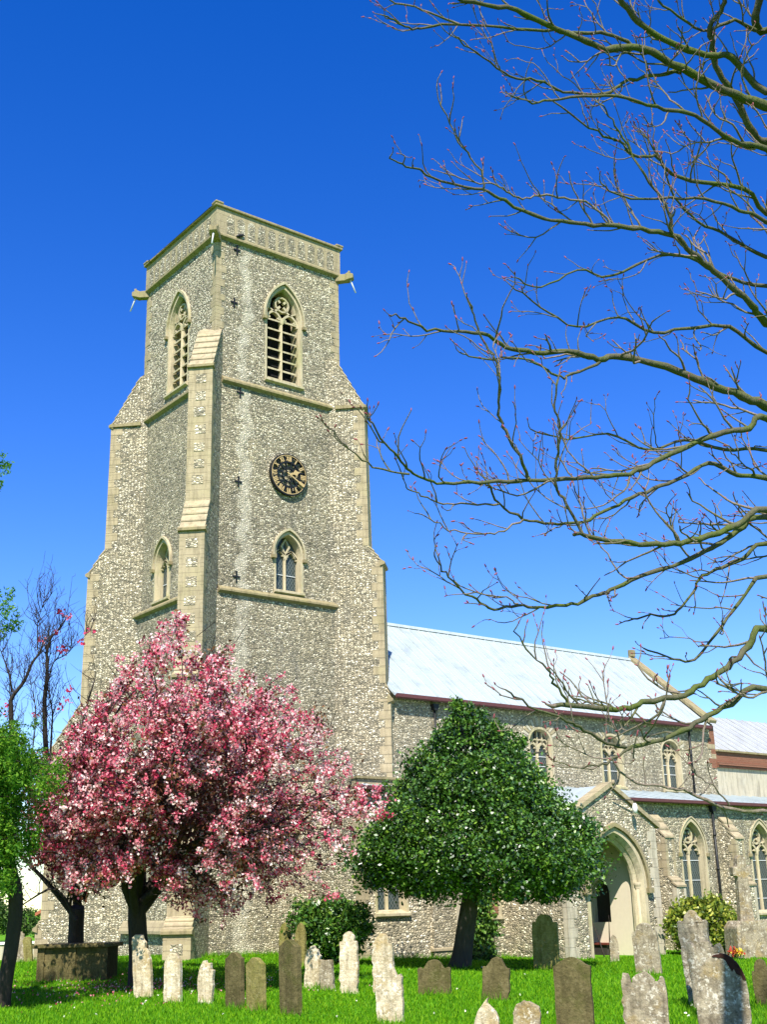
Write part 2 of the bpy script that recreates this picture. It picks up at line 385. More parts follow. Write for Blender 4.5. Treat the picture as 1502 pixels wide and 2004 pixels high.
# ------------------------------------------------------------------ ground
def build_ground():
    xs = sorted(set([-3000, -900, -300, -120, -60] + [round(-45+i*1.0, 2) for i in range(96)] + [60, 80, 130, 300, 900, 3000]))
    ys = sorted(set([-3000, -900, -300, -120, -70] + [round(-60+i*1.0, 2) for i in range(96)] + [45, 60, 90, 150, 300, 900, 3000]))
    v = [(x, y, hgt(x, y)) for y in ys for x in xs]; nx = len(xs)
    f = [(j*nx+i, j*nx+i+1, (j+1)*nx+i+1, (j+1)*nx+i) for j in range(len(ys)-1) for i in range(nx-1)]
    me = bpy.data.meshes.new('ground'); me.from_pydata(v, [], f); me.materials.append(M['grass'])
    me.polygons.foreach_set('use_smooth', [True]*len(f)); me.update()
    o = bpy.data.objects.new('ground', me); COL.objects.link(o); tag(o, 'mown green churchyard lawn', kind='structure')
build_ground()

# ------------------------------------------------------------------ the church
church = empty('church', (3, 3, 0))
tag(church, 'flint church with tall square clock tower, lead roofed nave, aisle and gabled porch', 'church')
def part(mb, name, parent=None, **k):
    o = mb.build(name, parent or church, **k)
    o.matrix_parent_inverse = Matrix.Identity(4)
    # vertices are in world space: cancel every ancestor
    p = o.parent; off = Vector((0, 0, 0))
    if p is church: o.location = (-3, -3, 0)
    return o

def window(F, name, c, a, zb, zs, h, lights=2, recess=.35, glass=True, louvre=0, hood=True, hoodrise=None, surround=.16, fancy='quatre', sillout=.1, parent=None, voussoir=False, transom=None, hw=.09, hp=.10):
    """part 'window' (stone surround) with mullion, tracery, hood_mould, sill, panes, louvres. Returns hole outline."""
    O = arch(c, a, zb, zs, h)
    mb = MB(); ow = a+surround
    # dressed surround, a hair proud of the wall
    ring(mb, F, O, arch(c, ow, zb, zs, h*ow/a), 0, .012, M['limew'])
    ai = a-.04; I = arch(c, ai, zb+.03, zs, h*ai/a)
    n = len(O)
    for i in range(n-1):   # splayed reveal
        mb.face([F(*O[i], .012), F(*O[i+1], .012), F(*I[i+1], -recess), F(*I[i], -recess)], M['limew'])
        mb.face([F(*I[i], -recess), F(*I[i+1], -recess), F(*I[i+1], -recess-.5), F(*I[i], -recess-.5)], M['limew'])
    root = part(mb, name, parent)
    mb = MB()
    mb.prism([(0, zb-.16), (sillout+.02, zb-.10), (sillout+.02, zb-.02), (-recess, zb+.1), (-recess, zb-.16)], lambda d, z, u: F(c+u, z, d), -ow-.02, ow+.02, M['limew'])
    part(mb, 'sill', root)
    # tracery
    d0, d1 = -recess-.16, -recess+.02
    lw = 2*ai/lights; tz = zs-(.15 if fancy != 'perp' else .35)
    if lights > 1:
        for k in range(1, lights):
            mb = MB(); u = c-ai+lw*k
            mb.prism([(u-.055, d0), (u-.055, d1-.05), (u, d1+.02), (u+.055, d1-.05), (u+.055, d0)], lambda u_, d_, z_: F(u_, z_, d_), zb, tz+.25, M['limew'])
            part(mb, 'mullion', root)
    mb = MB()
    lh = lw*.62
    for k in range(lights):
        uc = c-ai+lw*(k+.5)
        bar(mb, F, arcpts(uc, lw/2-.02, tz, lh, 6), .09, d0, d1, M['limew'])
        for sg in (-1, 1):    # cusps
            mb.prism([(uc+sg*(lw/2-.03), tz+lh*.25), (uc+sg*lw*.2, tz+lh*.36), (uc+sg*lw*.30, tz+lh*.62)], lambda u_, z_, d_: F(u_, z_, d_), d0+.03, d1-.02, M['limew'])
    top = zs+h*ai/a
    if fancy == 'quatre':
        cz = tz+lh*.95+(top-tz-lh*.95)*.40; r = min((top-cz)*.62, ai*.42)
        circ = [(c+r*math.cos(t_*math.pi/6), cz+r*math.sin(t_*math.pi/6)) for t_ in range(12)]
        bar(mb, F, circ, .075, d0, d1, M['limew'], True)
        for t_ in range(4):
            an = math.pi/4+t_*math.pi/2; x, z = c+r*math.cos(an), cz+r*math.sin(an)
            x2, z2 = c+r*.35*math.cos(an), cz+r*.35*math.sin(an)
            bar(mb, F, [(x, z), (x2, z2)], .10, d0+.03, d1-.02, M['limew'])
        for sg in (-1, 1):
            bar(mb, F, [(c+sg*lw*.5, tz+lh), (c+sg*ai*.82, tz+lh*1.25), (c+sg*ai*.72, cz+r*.35)], .07, d0, d1, M['limew'])
            bar(mb, F, [(c+sg*r*.6, cz-r*.8), (c+sg*lw*.5, tz+lh)], .08, d0, d1, M['limew'])
    elif fancy == 'y':
        for sg in (-1, 1):
            bar(mb, F, [(c+sg*ai*.96, tz+lh*.2), (c+sg*ai*.5, tz+lh*1.02), (c, tz+lh*.55)], .07, d0, d1, M['limew'])
        bar(mb, F, [(c-ai*.32, tz+lh*1.5), (c, tz+lh*.6), (c+ai*.32, tz+lh*1.5), (c, top-.08)], .09, d0, d1, M['limew'], True)
    else:      # small perpendicular panels in the head
        for k in range(lights*2+1):
            u = c-ai+ai*2*k/(lights*2)
            if k % 2 == 0 and 0 < k < lights*2 or k % 2: bar(mb, F, [(u, tz+lh*(.95 if k % 2 else .1)), (u, top-.02-abs(u-c)*.18)], .06, d0, d1, M['limew'])
        for k in range(lights*2):
            u = c-ai+ai*(k+.5)/lights
            bar(mb, F, arcpts(u, ai/lights/2-.02, zs+h*.1, .1, 3), .05, d0, d1, M['limew'])
    part(mb, 'tracery', root)
    if hood:
        mb = MB(); hs_ = zs-.12
        P = [(c-ow-.02, hs_)] + arcpts(c, ow+.02, zs, h*(ow+.02)/a) + [(c+ow+.02, hs_)]
        w2 = ow+hw; Q = [(c-w2, hs_)] + arcpts(c, w2, zs, h*w2/a) + [(c+w2, hs_)]
        ring(mb, F, P, Q, 0, hp, M['limew'])
        for sg in (-1, 1): mb.box(c+sg*(ow+.05)-.09, c+sg*(ow+.05)+.09, hs_-.13, hs_, 0, hp+.04, M['mould'], F)
        part(mb, 'hood_mould', root)
    if voussoir:
        mb = MB(); N = 19
        for k in range(N):
            t0, t1 = math.pi*(k+.14)/N, math.pi*(k+.86)/N; r0, r1 = ow+.02, ow+.36
            e = h*ow/a+.05
            pts = [(c-r0*math.cos(t0), zs+e*math.sin(t0)), (c-r0*math.cos(t1), zs+e*math.sin(t1)), (c-r1*math.cos(t1), zs+(e+.34)*math.sin(t1)), (c-r1*math.cos(t0), zs+(e+.34)*math.sin(t0))]
            if math.sin((t0+t1)/2) > .25: mb.prism(pts, F, 0, .018, M['lime'] if k % 2 else M['render'])
        part(mb, 'voussoir_arch', root)
    if glass:
        for k in range(lights):
            u0, u1 = c-ai+lw*k, c-ai+lw*(k+1)
            mb = MB(); G = [p for p in I]
            if lights == 1: panel(mb, F, I, [], M['glass'], -recess-.1)
            else:
                if lights == 2: G = [(max(min(x, u1), u0), z) for x, z in I]
                G2 = []
                for p in G:
                    if not G2 or (abs(p[0]-G2[-1][0])+abs(p[1]-G2[-1][1])) > 1e-4: G2.append(p)
                # close the inner edge at the apex height
                panel(mb, F, G2, [], M['glass'], -recess-.1)
            if transom:
                for tzz in transom: mb.box(u0+.03, u1-.03, tzz-.012, tzz+.012, -recess-.095, -recess-.07, M['pipe'], F)
            part(mb, 'pane', root)
    if louvre:
        for k in range(lights):
            u0, u1 = c-ai+lw*k+.05, c-ai+lw*(k+1)-.05
            for q in range(louvre):
                z = zb+.22+(tz-zb-.05)*q/(louvre-1) if louvre > 1 else zb
                mb = MB(); j = rnd.uniform(-.02, .02)
                mb.prism([(-recess-.16, z+.04), (-recess-.01, z-.03+j), (-recess-.01, z-.10+j), (-recess-.16, z-.04)], lambda d, z_, u: F(u, z_, d), u0, u1, M['limew'])
                part(mb, 'louvre', root)
    return O, root

# ---- tower
T0 = 6.0
ST = [(-.8, 4.15, .28), (4.15, 12.72, .15), (12.72, 21.14, .05), (21.14, 27.43, 0.)]
def stage_frames(e):
    S = frame((0, -e, 0), (1, 0, 0), (0, -1, 0)); Wf = frame((-e, 0, 0), (0, 1, 0), (-1, 0, 0)); return S, Wf
holes = {k: {'S': [], 'W': []} for k in range(4)}
S3, W3 = stage_frames(0); S2, W2 = stage_frames(.05)
holes[3]['S'].append(window(S3, 'window', 3.22, .82, 21.72, 24.55, 1.40, 2, .16, False, 7, surround=.09)[0])
holes[3]['W'].append(window(W3, 'window', 3.02, .82, 21.72, 24.55, 1.40, 2, .16, False, 7, surround=.09)[0])
holes[2]['S'].append(window(S2, 'window', 3.42, .58, 13.05, 14.52, .80, 2, .24, fancy='y', surround=.09, transom=[13.75])[0])
holes[2]['W'].append(window(W2, 'window', 3.66, .58, 13.05, 14.52, .85, 2, .24, fancy='y', surround=.09, transom=[13.75])[0])
tw = MB()
for k, (z0, z1, e) in enumerate(ST):
    S, Wf = stage_frames(e)
    out = [(-e, z0), (T0+e, z0), (T0+e, z1), (-e, z1)]
    panel(tw, S, out, holes[k]['S'], M['flint']); panel(tw, Wf, out, holes[k]['W'], M['flint'])
    tw.face([(T0+e, -e, z0), (T0+e, T0+e, z0), (T0+e, T0+e, z1), (T0+e, -e, z1)], M['flint'])
    tw.face([(-e, T0+e, z0), (T0+e, T0+e, z0), (T0+e, T0+e, z1), (-e, T0+e, z1)], M['flint'])
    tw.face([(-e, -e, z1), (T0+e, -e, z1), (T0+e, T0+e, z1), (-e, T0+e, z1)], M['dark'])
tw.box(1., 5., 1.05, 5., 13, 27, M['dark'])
for (z0, z1) in ((21.2, 27.3), (12.8, 21.0)):       # black sheets behind the openings, standing in for interior shade
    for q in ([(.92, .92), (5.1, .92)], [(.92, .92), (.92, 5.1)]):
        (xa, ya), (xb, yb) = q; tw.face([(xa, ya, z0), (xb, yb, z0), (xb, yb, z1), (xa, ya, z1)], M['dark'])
tower = part(tw, 'tower', recalc=False)

# parapet with flushwork
pb = MB(); ZB, ZT = 27.43, 28.66
e = .07
pb.box(-e, T0+e, -e, .35, ZB, ZT, M['lime']); pb.box(-e, .35, .35, T0-.35, ZB, ZT, M['lime'])
pb.box(-e, T0+e, T0-.35, T0+e, ZB, ZT, M['lime']); pb.box(T0-.35, T0+e, .35, T0-.35, ZB, ZT, M['lime'])
parapet = part(pb, 'parapet')
FS = frame((0, -e, 0), (1, 0, 0), (0, -1, 0)); FWs = frame((-e, 0, 0), (0, 1, 0), (-1, 0, 0))
for F in (FS, FWs):
    mb = MB(); n = 11; p = (T0-.55)/n
    for i in range(n):
        c = .33+p*(i+.5)
        mb.prism(arch(c, p*.35, ZB+.14, ZT-.42, p*.42, 4), F, 0, .008, M['flint'])
    part(mb, 'flushwork', parapet)
mb = MB()
for (x0, x1, y0, y1) in ((-.17, T0+.17, -.17, .42), (-.17, .42, .42, T0-.42), (-.17, T0+.17, T0-.42, T0+.17), (T0-.42, T0+.17, .42, T0-.42)):
    mb.box(x0, x1, y0, y1, ZT, ZT+.12, M['mould'])
for (x, y) in ((0, 0), (T0, 0), (0, T0)): mb.box(x-.19, x+.19, y-.19, y+.19, ZT+.12, ZT+.22, M['mould'])
part(mb, 'coping', parapet, bevel=.03)

def course(z, e, pr, hh, x0, x1, y0, y1, m):
    """string course on south (x0..x1) and west (y0..y1) faces"""
    prof = [(0, -hh), (pr, -hh*.45), (pr, 0), (.0, hh*.9)]
    a = MB()
    a.prism(prof, lambda d, dz, u: (u, -e-d, z+dz), x0, x1, m)
    o = part(a, 'string_course')
    a = MB()
    a.prism(prof, lambda d, dz, u: (-e-d, u, z+dz), y0, y1, m)
    part(a, 'string_course')
course(27.43, .0, .16, .16, -.16, T0+.16, -.158, T0+.16, M['mould'])
course(21.14, .05, .15, .17, .30, 6.75, .62, 6.7, M['mould'])
course(12.72, .15, .15, .15, .25, 6.62, 1.1, 7.2, M['mould'])
course(4.15, .28, .16, .15, .5, 6.4, .8, 6.8, M['mould'])
a = MB(); a.prism([(0, -.1), (.2, -.1), (.2, 0), (0, .35)], lambda d, z, u: (-.28-d, u, .85+z), 1.6, 5.4, M['lime']); part(a, 'plinth')

# quoins on the corners of the belfry stage and parapet
def quoin(cx, cy, sx, sy, z0, z1, e, lo=.22, hi=.40):
    a = MB(); z = z0; k = 0
    while z < z1-.05:
        h = min(rnd.uniform(.26, .36), z1-z); l1, l2 = (hi, lo) if k % 2 else (lo, hi)
        l1 += rnd.uniform(-.05, .05); l2 += rnd.uniform(-.05, .05); q = .01+rnd.uniform(0, .008)
        x0, x1 = sorted((cx+sx*(e+q), cx-sx*l1)); y0, y1 = sorted((cy+sy*(e+q), cy-sy*l2))
        a.box(x0, x1, y0, y1, z+.006, z+h-.006, M['lime']); z += h; k += 1
    return part(a, 'quoin')
quoin(0, 0, -1, -1, 22.4, 27.25, 0.); quoin(T0, 0, 1, -1, 22.2, 27.25, 0); quoin(0, T0, -1, 1, 22.2, 27.25, 0)

def diag_buttress(cx, cy, sx, sy, prof, w, loff, squares):
    """diagonal buttress: flint sides, ashlar end with flint chequers"""
    r2 = 1/math.sqrt(2); S = Vector((sx*r2, sy*r2, 0)); L = Vector((r2, -r2, 0)) if sx == sy else Vector((r2, r2, 0))
    O = Vector((cx, cy, 0)) + L*loff
    F = lambda s_, z_, l_: O + S*s_ + L*l_ + Vector((0, 0, z_))
    a = MB(); poly = [(-1.2, prof[0][1]+1.2)]+prof+[(-1.2, prof[-1][1])]
    poly = [(-.6, prof[0][1]+.4)] + prof + [(-.6, prof[-1][1])]
    n = len(poly)
    for l in (-w/2, w/2):
        for q in tessellate_polygon([[Vector((x, z, 0)) for x, z in poly]]): a.face([F(*poly[i], l) for i in q], M['flint'])
    for i in range(n-1):
        a.face([F(*poly[i], -w/2), F(*poly[i], w/2), F(*poly[i+1], w/2), F(*poly[i+1], -w/2)], M['lime'])
    b = part(a, 'buttress')
    sq = MB(); st = MB()
    if not squares:
        zc = prof[1][1]
        for l in (-1, 1):
            la, lb = sorted((l*(w/2-.02), l*(w/2+.09))); st = MB(); st.prism([(-.1, zc-.09), (prof[1][0]+.05, zc-.09), (prof[1][0]+.05, zc+.02), (-.1, zc+.06)], F, la, lb, M['mould']); part(st, 'string_course', b)
    for i in range(len(prof)-1):
        (s0, z0), (s1, z1) = prof[i], prof[i+1]
        if abs(s0-s1) > .2*(z0-z1):      # weathered slope: overlapping slabs and a drip at its foot
            st = MB(); N = max(3, int((z0-z1)/.3))
            for k in range(N):
                t0, t1 = k/N, (k+1)/N; A = (s0+(s1-s0)*t0, z0+(z1-z0)*t0); B = (s0+(s1-s0)*t1, z0+(z1-z0)*t1)
                st.prism([A, (B[0]+.035, B[1]+.03), (B[0]+.035, B[1]-.01), (A[0]-.05, A[1]-.05)], F, -w/2-.02, w/2+.02, M['lime'])
            st.prism([(s1-.1, z1+.12), (s1+.10, z1+.0), (s1+.10, z1-.09), (s1-.1, z1-.16)], F, -w/2-.07, w/2+.07, M['mould']); part(st, 'weathering', b)
        else:
          for l in (-1, 1):
            z = z1; k = 0; qn = MB()
            while z < z0-.1:
                h = min(.33, z0-z)
                if True:
                    ln = (.26, .46)[(k+(l > 0)) % 2]+rnd.uniform(-.04, .04); q = .008+rnd.uniform(0, .006); sk = s0+(s1-s0)*(z0-z)/(z0-z1)
                    la, lb = sorted((l*(w/2-.12), l*(w/2+q)))
                    qn.prism([(sk-ln, z+.006), (sk+.006, z+.006), (sk+.006, z+h-.006), (sk-ln, z+h-.006)], F, la, lb, M['lime'])
                z += h; k += 1
            part(qn, 'quoin', b)
            if squares and l == 1:
                z = z0-.55
                while z > z1+.3:
                    hw = rnd.uniform(.19, .23); hh = rnd.uniform(.15, .19); lc = rnd.uniform(-.03, .03)
                    sq.prism([(lc-hw, z-hh), (lc+hw, z-hh), (lc+hw, z+hh), (lc-hw, z+hh)], lambda l_, z_, s_: F(s0+s_, z_, l_), 0, .014, M['flint3']); z -= rnd.uniform(.62, .72)
    if sq.v: part(sq, 'flint_chequer', b)
    return b
PR = [(0, 23.15), (1.17, 21.14), (1.17, 15.75), (1.80, 14.5), (1.80, 9.75), (2.0, 9.2), (2.0, 1.35), (2.35, .9), (2.35, -.7)]
PN = [(0, 23.15), (1.19, 21.0), (1.22, 15.6), (1.88, 14.57), (1.92, 9.3), (3.0, 7.6), (3.02, 1.3), (3.2, 1.0), (3.2, -.7)]
PE = [(0, 23.1), (1.08, 21.1), (1.17, 15.1), (1.70, 14.4), (1.71, 9.6), (1.88, 9.0), (1.88, -.7)]
diag_buttress(0, 0, -1, -1, PR, .90, -.20, True)
diag_buttress(0, T0, -1, 1, PN, .95, 0, False)
diag_buttress(T0, 0, 1, -1, PE, .95, 0, False)
diag_buttress(T0, T0, 1, 1, PE, .95, 0, False)

# gargoyles with lead spouts
def gargoyle(cx, cy, sx, sy):
    r2 = 1/math.sqrt(2); S = Vector((sx*r2, sy*r2, 0)); L = Vector((-sy*r2, sx*r2, 0)); O = Vector((cx, cy, 27.28))
    a = MB(); F = lambda s, l, z: O+S*s+L*l+Vector((0, 0, z))
    for s0, s1, w0, w1, z0, z1, z2, z3 in ((-.1, .32, .16, .15, -.18, .16, -.16, .15), (.32, .44, .15, .2, -.16, .15, -.14, .2), (.44, .68, .2, .15, -.14, .2, -.05, .14)):
        P = [F(s0, -w0, z0), F(s0, w0, z0), F(s0, w0, z1), F(s0, -w0, z1)]; Q = [F(s1, -w1, z2), F(s1, w1, z2), F(s1, w1, z3), F(s1, -w1, z3)]
        for i in range(4): a.face([P[i], P[(i+1) % 4], Q[(i+1) % 4], Q[i]], M['mould'])
        a.face(P, M['mould']); a.face(Q, M['mould'])
    for l in (-.14, .14): a.box(.46, .56, l-.05, l+.05, .16, .27, M['mould'], F)
    g = part(a, 'gargoyle', bevel=.02)
    a = MB(); a.tube([F(.52, 0, -.08), F(.58, 0, -.2), F(.76, 0, -.72)], [.034, .034, .03], M['pipe'], 8); part(a, 'spout', g)
gargoyle(0, 0, -1, -1); gargoyle(T0, 0, 1, -1); gargoyle(0, T0, -1, 1)

# iron tie plates on the south face
for (x, z, e) in ((.93, 27.0, 0), (.83, 24.6, 0), (1.14, 20.75, .05), (1.11, 17.05, .05), (1.08, 13.3, .05)):
    a = MB(); F = frame((x, -e, z), (1, 0, 0), (0, -1, 0))
    a.prism([(-.03, -.21), (.03, -.21), (.022, -.03), (.15, -.035), (.15, .035), (.022, .03), (.03, .21), (-.03, .21), (-.022, .03), (-.15, .035), (-.15, -.035), (-.022, -.03)], F, 0, .04, M['iron'])
    part(a, 'tie_plate')

# ---- nave, clerestory, gable
NY, NE, RY, RZ, EZ, XW, XE = -1.3, 7.3, 3.02, 13.05, 9.40, 7.35, 26.67
FN = frame((0, NY, 0), (1, 0, 0), (0, -1, 0))
nh = []
for c in (11.2, 15.25, 19.65, 23.66):
    nh.append(window(FN, 'window', c, .62, 6.2, 7.85, .56, 2, .20, fancy='perp', hood=False, surround=.10, voussoir=True, transom=[6.9, 7.3])[0])
a = MB(); panel(a, FN, [(XW, -.8), (XE+.25, -.8), (XE+.25, EZ), (XW, EZ)], nh, M['flint2'])
a.face([(XW, NE, -.8), (XE, NE, -.8), (XE, NE, EZ), (XW, NE, EZ)], M['flint2'])
GE = lambda y, z, x: (x, y, z)
a.prism([(NY+.015, -.8), (NE, -.8), (NE, EZ), (RY, RZ), (NY+.015, EZ)], GE, XE-.3, XE+.2, M['flint2'])
a.prism([(NY+.02, -.8), (NE, -.8), (NE, EZ), (RY, RZ), (NY+.02, EZ)], GE, XW-.05, XW+.25, M['flint2'])
nave = part(a, 'nave', recalc=False)
a = MB()
sl = (RZ-EZ)/(RY-NY)
for sg, ye in ((1, NY-.28), (-1, NE+.28)):
    y2 = RY; z_e = RZ-sl*abs(RY-ye)
    a.prism([(ye, z_e), (y2, RZ), (y2, RZ+.14), (ye, z_e+.10)], GE, XW-.1, XE-.28, M['lead'])
    if sg == 1:
        n = 34
        for k in range(n):
            x = XW-.2+(XE-XW)*k/n
            a.prism([(ye, z_e+.10), (y2, RZ+.14), (y2, RZ+.175), (ye, z_e+.135)], GE, x-.02, x+.02, M['lead'])
a.prism([(RY-.16, RZ+.06), (RY-.09, RZ+.2), (RY+.09, RZ+.2), (RY+.16, RZ+.06)], GE, XW-.4, XE-.28, M['lead'])
part(a, 'roof', nave)
a = MB()
zl = RZ-sl*abs(RY-NY+.28)
a.prism([(NY-.30, zl-.10), (NY-.40, zl-.06), (NY-.40, zl+.07), (NY-.30, zl+.03)], GE, XW-.05, XE-.3, M['gutter'])
part(a, 'gutter', nave)
a = MB()     # stone coping of the east gable
a.prism([(NY-.25, EZ-.02), (RY, RZ+.12), (RY, RZ+.30), (NY-.32, EZ+.12)], GE, XE-.3, XE+.25, M['mould'])
a.prism([(NE+.25, EZ-.02), (RY, RZ+.12), (RY, RZ+.30), (NE+.32, EZ+.12)], GE, XE-.3, XE+.25, M['mould'])
a.box(XE-.2, XE+.12, RY-.12, RY+.12, RZ+.30, RZ+.66, M['mould'])
part(a, 'gable_coping', nave, bevel=.02)
a = MB(); z = 7.3
while z < 9.3:
    w = rnd.uniform(.25, .5); a.box(XE+.26-w, XE+.28, NY-.03, NY+.1, z, z+.22, M['brick'] if rnd.random() < .75 else M['lime']); z += .225
part(a, 'brick_quoin', nave)
def pipe(x, y, z0, z1, r=.05, hopper=True):
    a = MB(); a.tube([(x, y, z0), (x, y, z1)], [r, r], M['iron'], 8)
    z = z0+.3
    while z < z1: a.tube([(x, y, z), (x, y, z+.08)], [r*1.35]*2, M['iron'], 8); z += 1.4
    if hopper: a.prism([(-.09, -.0), (.09, 0), (.15, .25), (-.15, .25)], lambda u, v, d: (x+u, y+d, z1+v), -.12, .08, M['iron'])
    part(a, 'drainpipe')
pipe(9.4, NY-.1, 6, 8.75, .05); pipe(25.0, NY-.1, 6.1, 8.9, .05)

# ---- chancel
a = MB(); CX1 = 46
a.face([(XE+.25, NY, -.8), (CX1, NY, -.8), (CX1, NY, 7.35), (XE+.25, NY, 7.35)], M['render'])
a.face([(CX1, NY, -.8), (CX1, NE, -.8), (CX1, NE, 7.35), (CX1, NY, 7.35)], M['flint2'])
chan = part(a, 'chancel', recalc=False)
a = MB(); a.box(XE+.26, CX1, NY-.02, NY+.3, 7.35, 8.10, M['brick'])
for z, p in ((7.36, .10), (7.46, .16), (7.56, .10)): a.box(XE+.26, CX1, NY-.02-p, NY-.021, z, z+.08, M['brick'])
a.box(XE+.26, CX1, NY-.14, NY+.35, 8.10, 8.19, M['mould']); part(a, 'brick_parapet', chan)
a = MB(); a.prism([(NY+.3, 7.9), (RY, 10.55), (RY, 10.68), (NY+.3, 8.03)], GE, XE+.21, CX1, M['lead2'])
a.prism([(NE, 7.9), (RY, 10.55), (RY, 10.68), (NE, 8.03)], GE, XE+.21, CX1, M['lead2'])
for k in range(28):
    x = XE+.5+k*.68; a.prism([(NY+.3, 8.03), (RY, 10.68), (RY, 10.73), (NY+.3, 8.08)], GE, x-.03, x+.03, M['lead2'])
part(a, 'roof', chan)

# ---- aisle
AY, AZ, AW, AE = -4.0, 5.32, 3.65, 46
FA = frame((0, AY, 0), (1, 0, 0), (0, -1, 0)); ah = []
ah.append(window(FA, 'window', 5.0, .62, 1.28, 3.3, 1.05, 2, .26, fancy='quatre', hood=True, surround=.1, transom=[2.0, 2.8], hw=.06, hp=.05)[0])
for c in (21.2, 25.95, 31.):
    ah.append(window(FA, 'window', c, .76, .82, 3.4, 1.18, 2, .26, fancy='quatre', hood=True, surround=.09, transom=[1.4, 2.2, 3.0], hw=.06, hp=.05)[0])
door = arch(12.3, .75, -.6, 1.5, .75); ah.append(door)
PX0, PX1, PYF, PC = 10.3, 15.25, -7.0, 12.93
a = MB()
panel(a, FA, [(AW, -.8), (PX0+.4, -.8), (PX0+.4, AZ), (AW, AZ)], ah[:1], M['flint3'])
panel(a, FA, [(PX0+.4, -.8), (PX1-.4, -.8), (PX1-.4, AZ), (PX0+.4, AZ)], [door], M['plaster'])
panel(a, FA, [(PX1-.4, -.8), (AE, -.8), (AE, AZ), (PX1-.4, AZ)], ah[1:4], M['flint2'])
a.face([(AW, AY, -.8), (AW, .3, -.8), (AW, .3, AZ+.75), (AW, AY, AZ)], M['flint3'])
aisle = part(a, 'aisle', recalc=False)
a = MB(); a.prism([(AY-.25, AZ+.0), (NY+.02, AZ+.62), (NY+.02, AZ+.74), (AY-.25, AZ+.12)], GE, AW+.02, AE, M['lead'])
for k in range(50):
    x = AW+.2+k*.8; a.prism([(AY-.25, AZ+.12), (NY, AZ+.74), (NY, AZ+.78), (AY-.25, AZ+.16)], GE, x-.025, x+.025, M['lead'])
part(a, 'roof', aisle)
for x0, x1 in ((AW-.1, PX0+1.2), (PX1-1.1, AE)): a = MB(); a.prism([(AY-.27, AZ-.06), (AY-.38, AZ-.02), (AY-.38, AZ+.10), (AY-.27, AZ+.08)], GE, x0, x1, M['gutter']); part(a, 'gutter', aisle)
a = MB(); a.face([(11.3, AY+.35, -.6), (13.3, AY+.35, -.6), (13.3, AY+.35, 2.5), (11.3, AY+.35, 2.5)], M['oak'])
for k in range(8): a.box(11.55+k*.2, 11.56+k*.2, AY+.32, AY+.345, -.6, 2.4, M['iron'])
for i in range(len(door)-1): a.face([FA(*door[i], 0), FA(*door[i+1], 0), FA(*door[i+1], -.35), FA(*door[i], -.35)], M['limew'])
part(a, 'church_door', aisle, recalc=False)
quoin(AW, AY, -1, -1, -.5, AZ-.05, 0, .2, .36)
a = MB(); a.box(AW-.06, PX0+.8, AY-.02, AY+.3, AZ+.12, AZ+.36, M['lime']); a.box(AW-.1, PX0+.8, AY-.1, AY+.34, AZ+.36, AZ+.44, M['mould'])
a.prism([(AY+.3, AZ+.12), (.2, AZ+.7), (.2, AZ+1.05), (AY+.3, AZ+.44)], GE, AW-.004, AW+.3, M['flint2']); part(a, 'parapet', aisle)
# plinth step along the aisle foot
a = MB(); a.box(8.4, PX0-.05, AY-.55, AY-.02, -.75, -.36, M['render']); part(a, 'plinth_step', aisle, bevel=.02)
a = MB(); a.prism([(-.02, .12), (.16, .02), (.16, -.06), (-.02, -.1)], lambda d, z, u: (u, AY-d, .05+z), 6.6, 8.3, M['lime'])
a.box(6.7, 8.2, AY-.12, AY-.003, -.7, 2.3, M['flint2']); a.box(7.75, 8.22, AY-.15, AY-.122, .1, 2.32, M['render']); part(a, 'pilaster_patch', aisle)
a = MB(); F = frame((11.0, AY, 0), (1, 0, 0), (0, -1, 0))
F = frame((9.55, AY, 1.15), (1, 0, 0), (0, -1, 0))
a.box(-.28, .28, 0, 1.2, .0, .03, M['brick'], F)
for u in (-.36, .36): a.box(u-.07, u+.07, -.1, 1.3, .0, .06, M['limew'], F)
a.box(-.5, .5, -.2, -.08, .0, .1, M['limew'], F); part(a, 'blocked_niche', aisle)
def aisle_buttress(x, w=.56):
    prof = [(0, 4.85), (.78, 3.86), (.78, 2.35), (1.15, 1.95), (1.15, .3), (1.3, .1), (1.3, -.8), (-.1, -.8), (-.1, 4.85)]
    F = lambda s_, z_, l_: Vector((x+l_, AY-s_, z_))
    a = MB(); n = len(prof)
    for l in (-w/2, w/2):
        for q in tessellate_polygon([[Vector((p[0], p[1], 0)) for p in prof]]): a.face([F(*prof[i], l) for i in q], M['flint3'])
    for i in range(n-3): a.face([F(*prof[i], -w/2), F(*prof[i], w/2), F(*prof[i+1], w/2), F(*prof[i+1], -w/2)], M['flint3'] if abs(prof[i][0]-prof[i+1][0]) < .01 else M['lime'])
    b = part(a, 'buttress', recalc=False)
    for (A, B, N) in ((prof[0], prof[1], 3), (prof[2], prof[3], 2)):
        a = MB()
        for k in range(N):
            P = tuple(A[i]+(B[i]-A[i])*k/N for i in (0, 1)); Q = tuple(A[i]+(B[i]-A[i])*(k+1)/N for i in (0, 1))
            a.prism([P, (Q[0]+.05, Q[1]+.05), (Q[0]+.05, Q[1]-.02), (P[0]-.06, P[1]-.05)], F, -w/2-.025, w/2+.025, M['lime'])
        part(a, 'weathering', b)
    for (s, za, zb) in ((.78, 2.35, 3.86), (1.15, .3, 1.95)):
      for l in (-1, 1):
        z = za; k = 0; a = MB()
        while z < zb-.1:
            h = min(.32, zb-z)
            if True:
                la, lb = sorted((l*(w/2-.13), l*(w/2+.01))); ln = (.22, .4)[(k+(l > 0)) % 2]
                a.prism([(s-ln, z+.005), (s+.01, z+.005), (s+.01, z+h-.005), (s-ln, z+h-.005)], F, la, lb, M['lime' if s < 1 else 'render'])
            z += h; k += 1
        part(a, 'quoin', b)
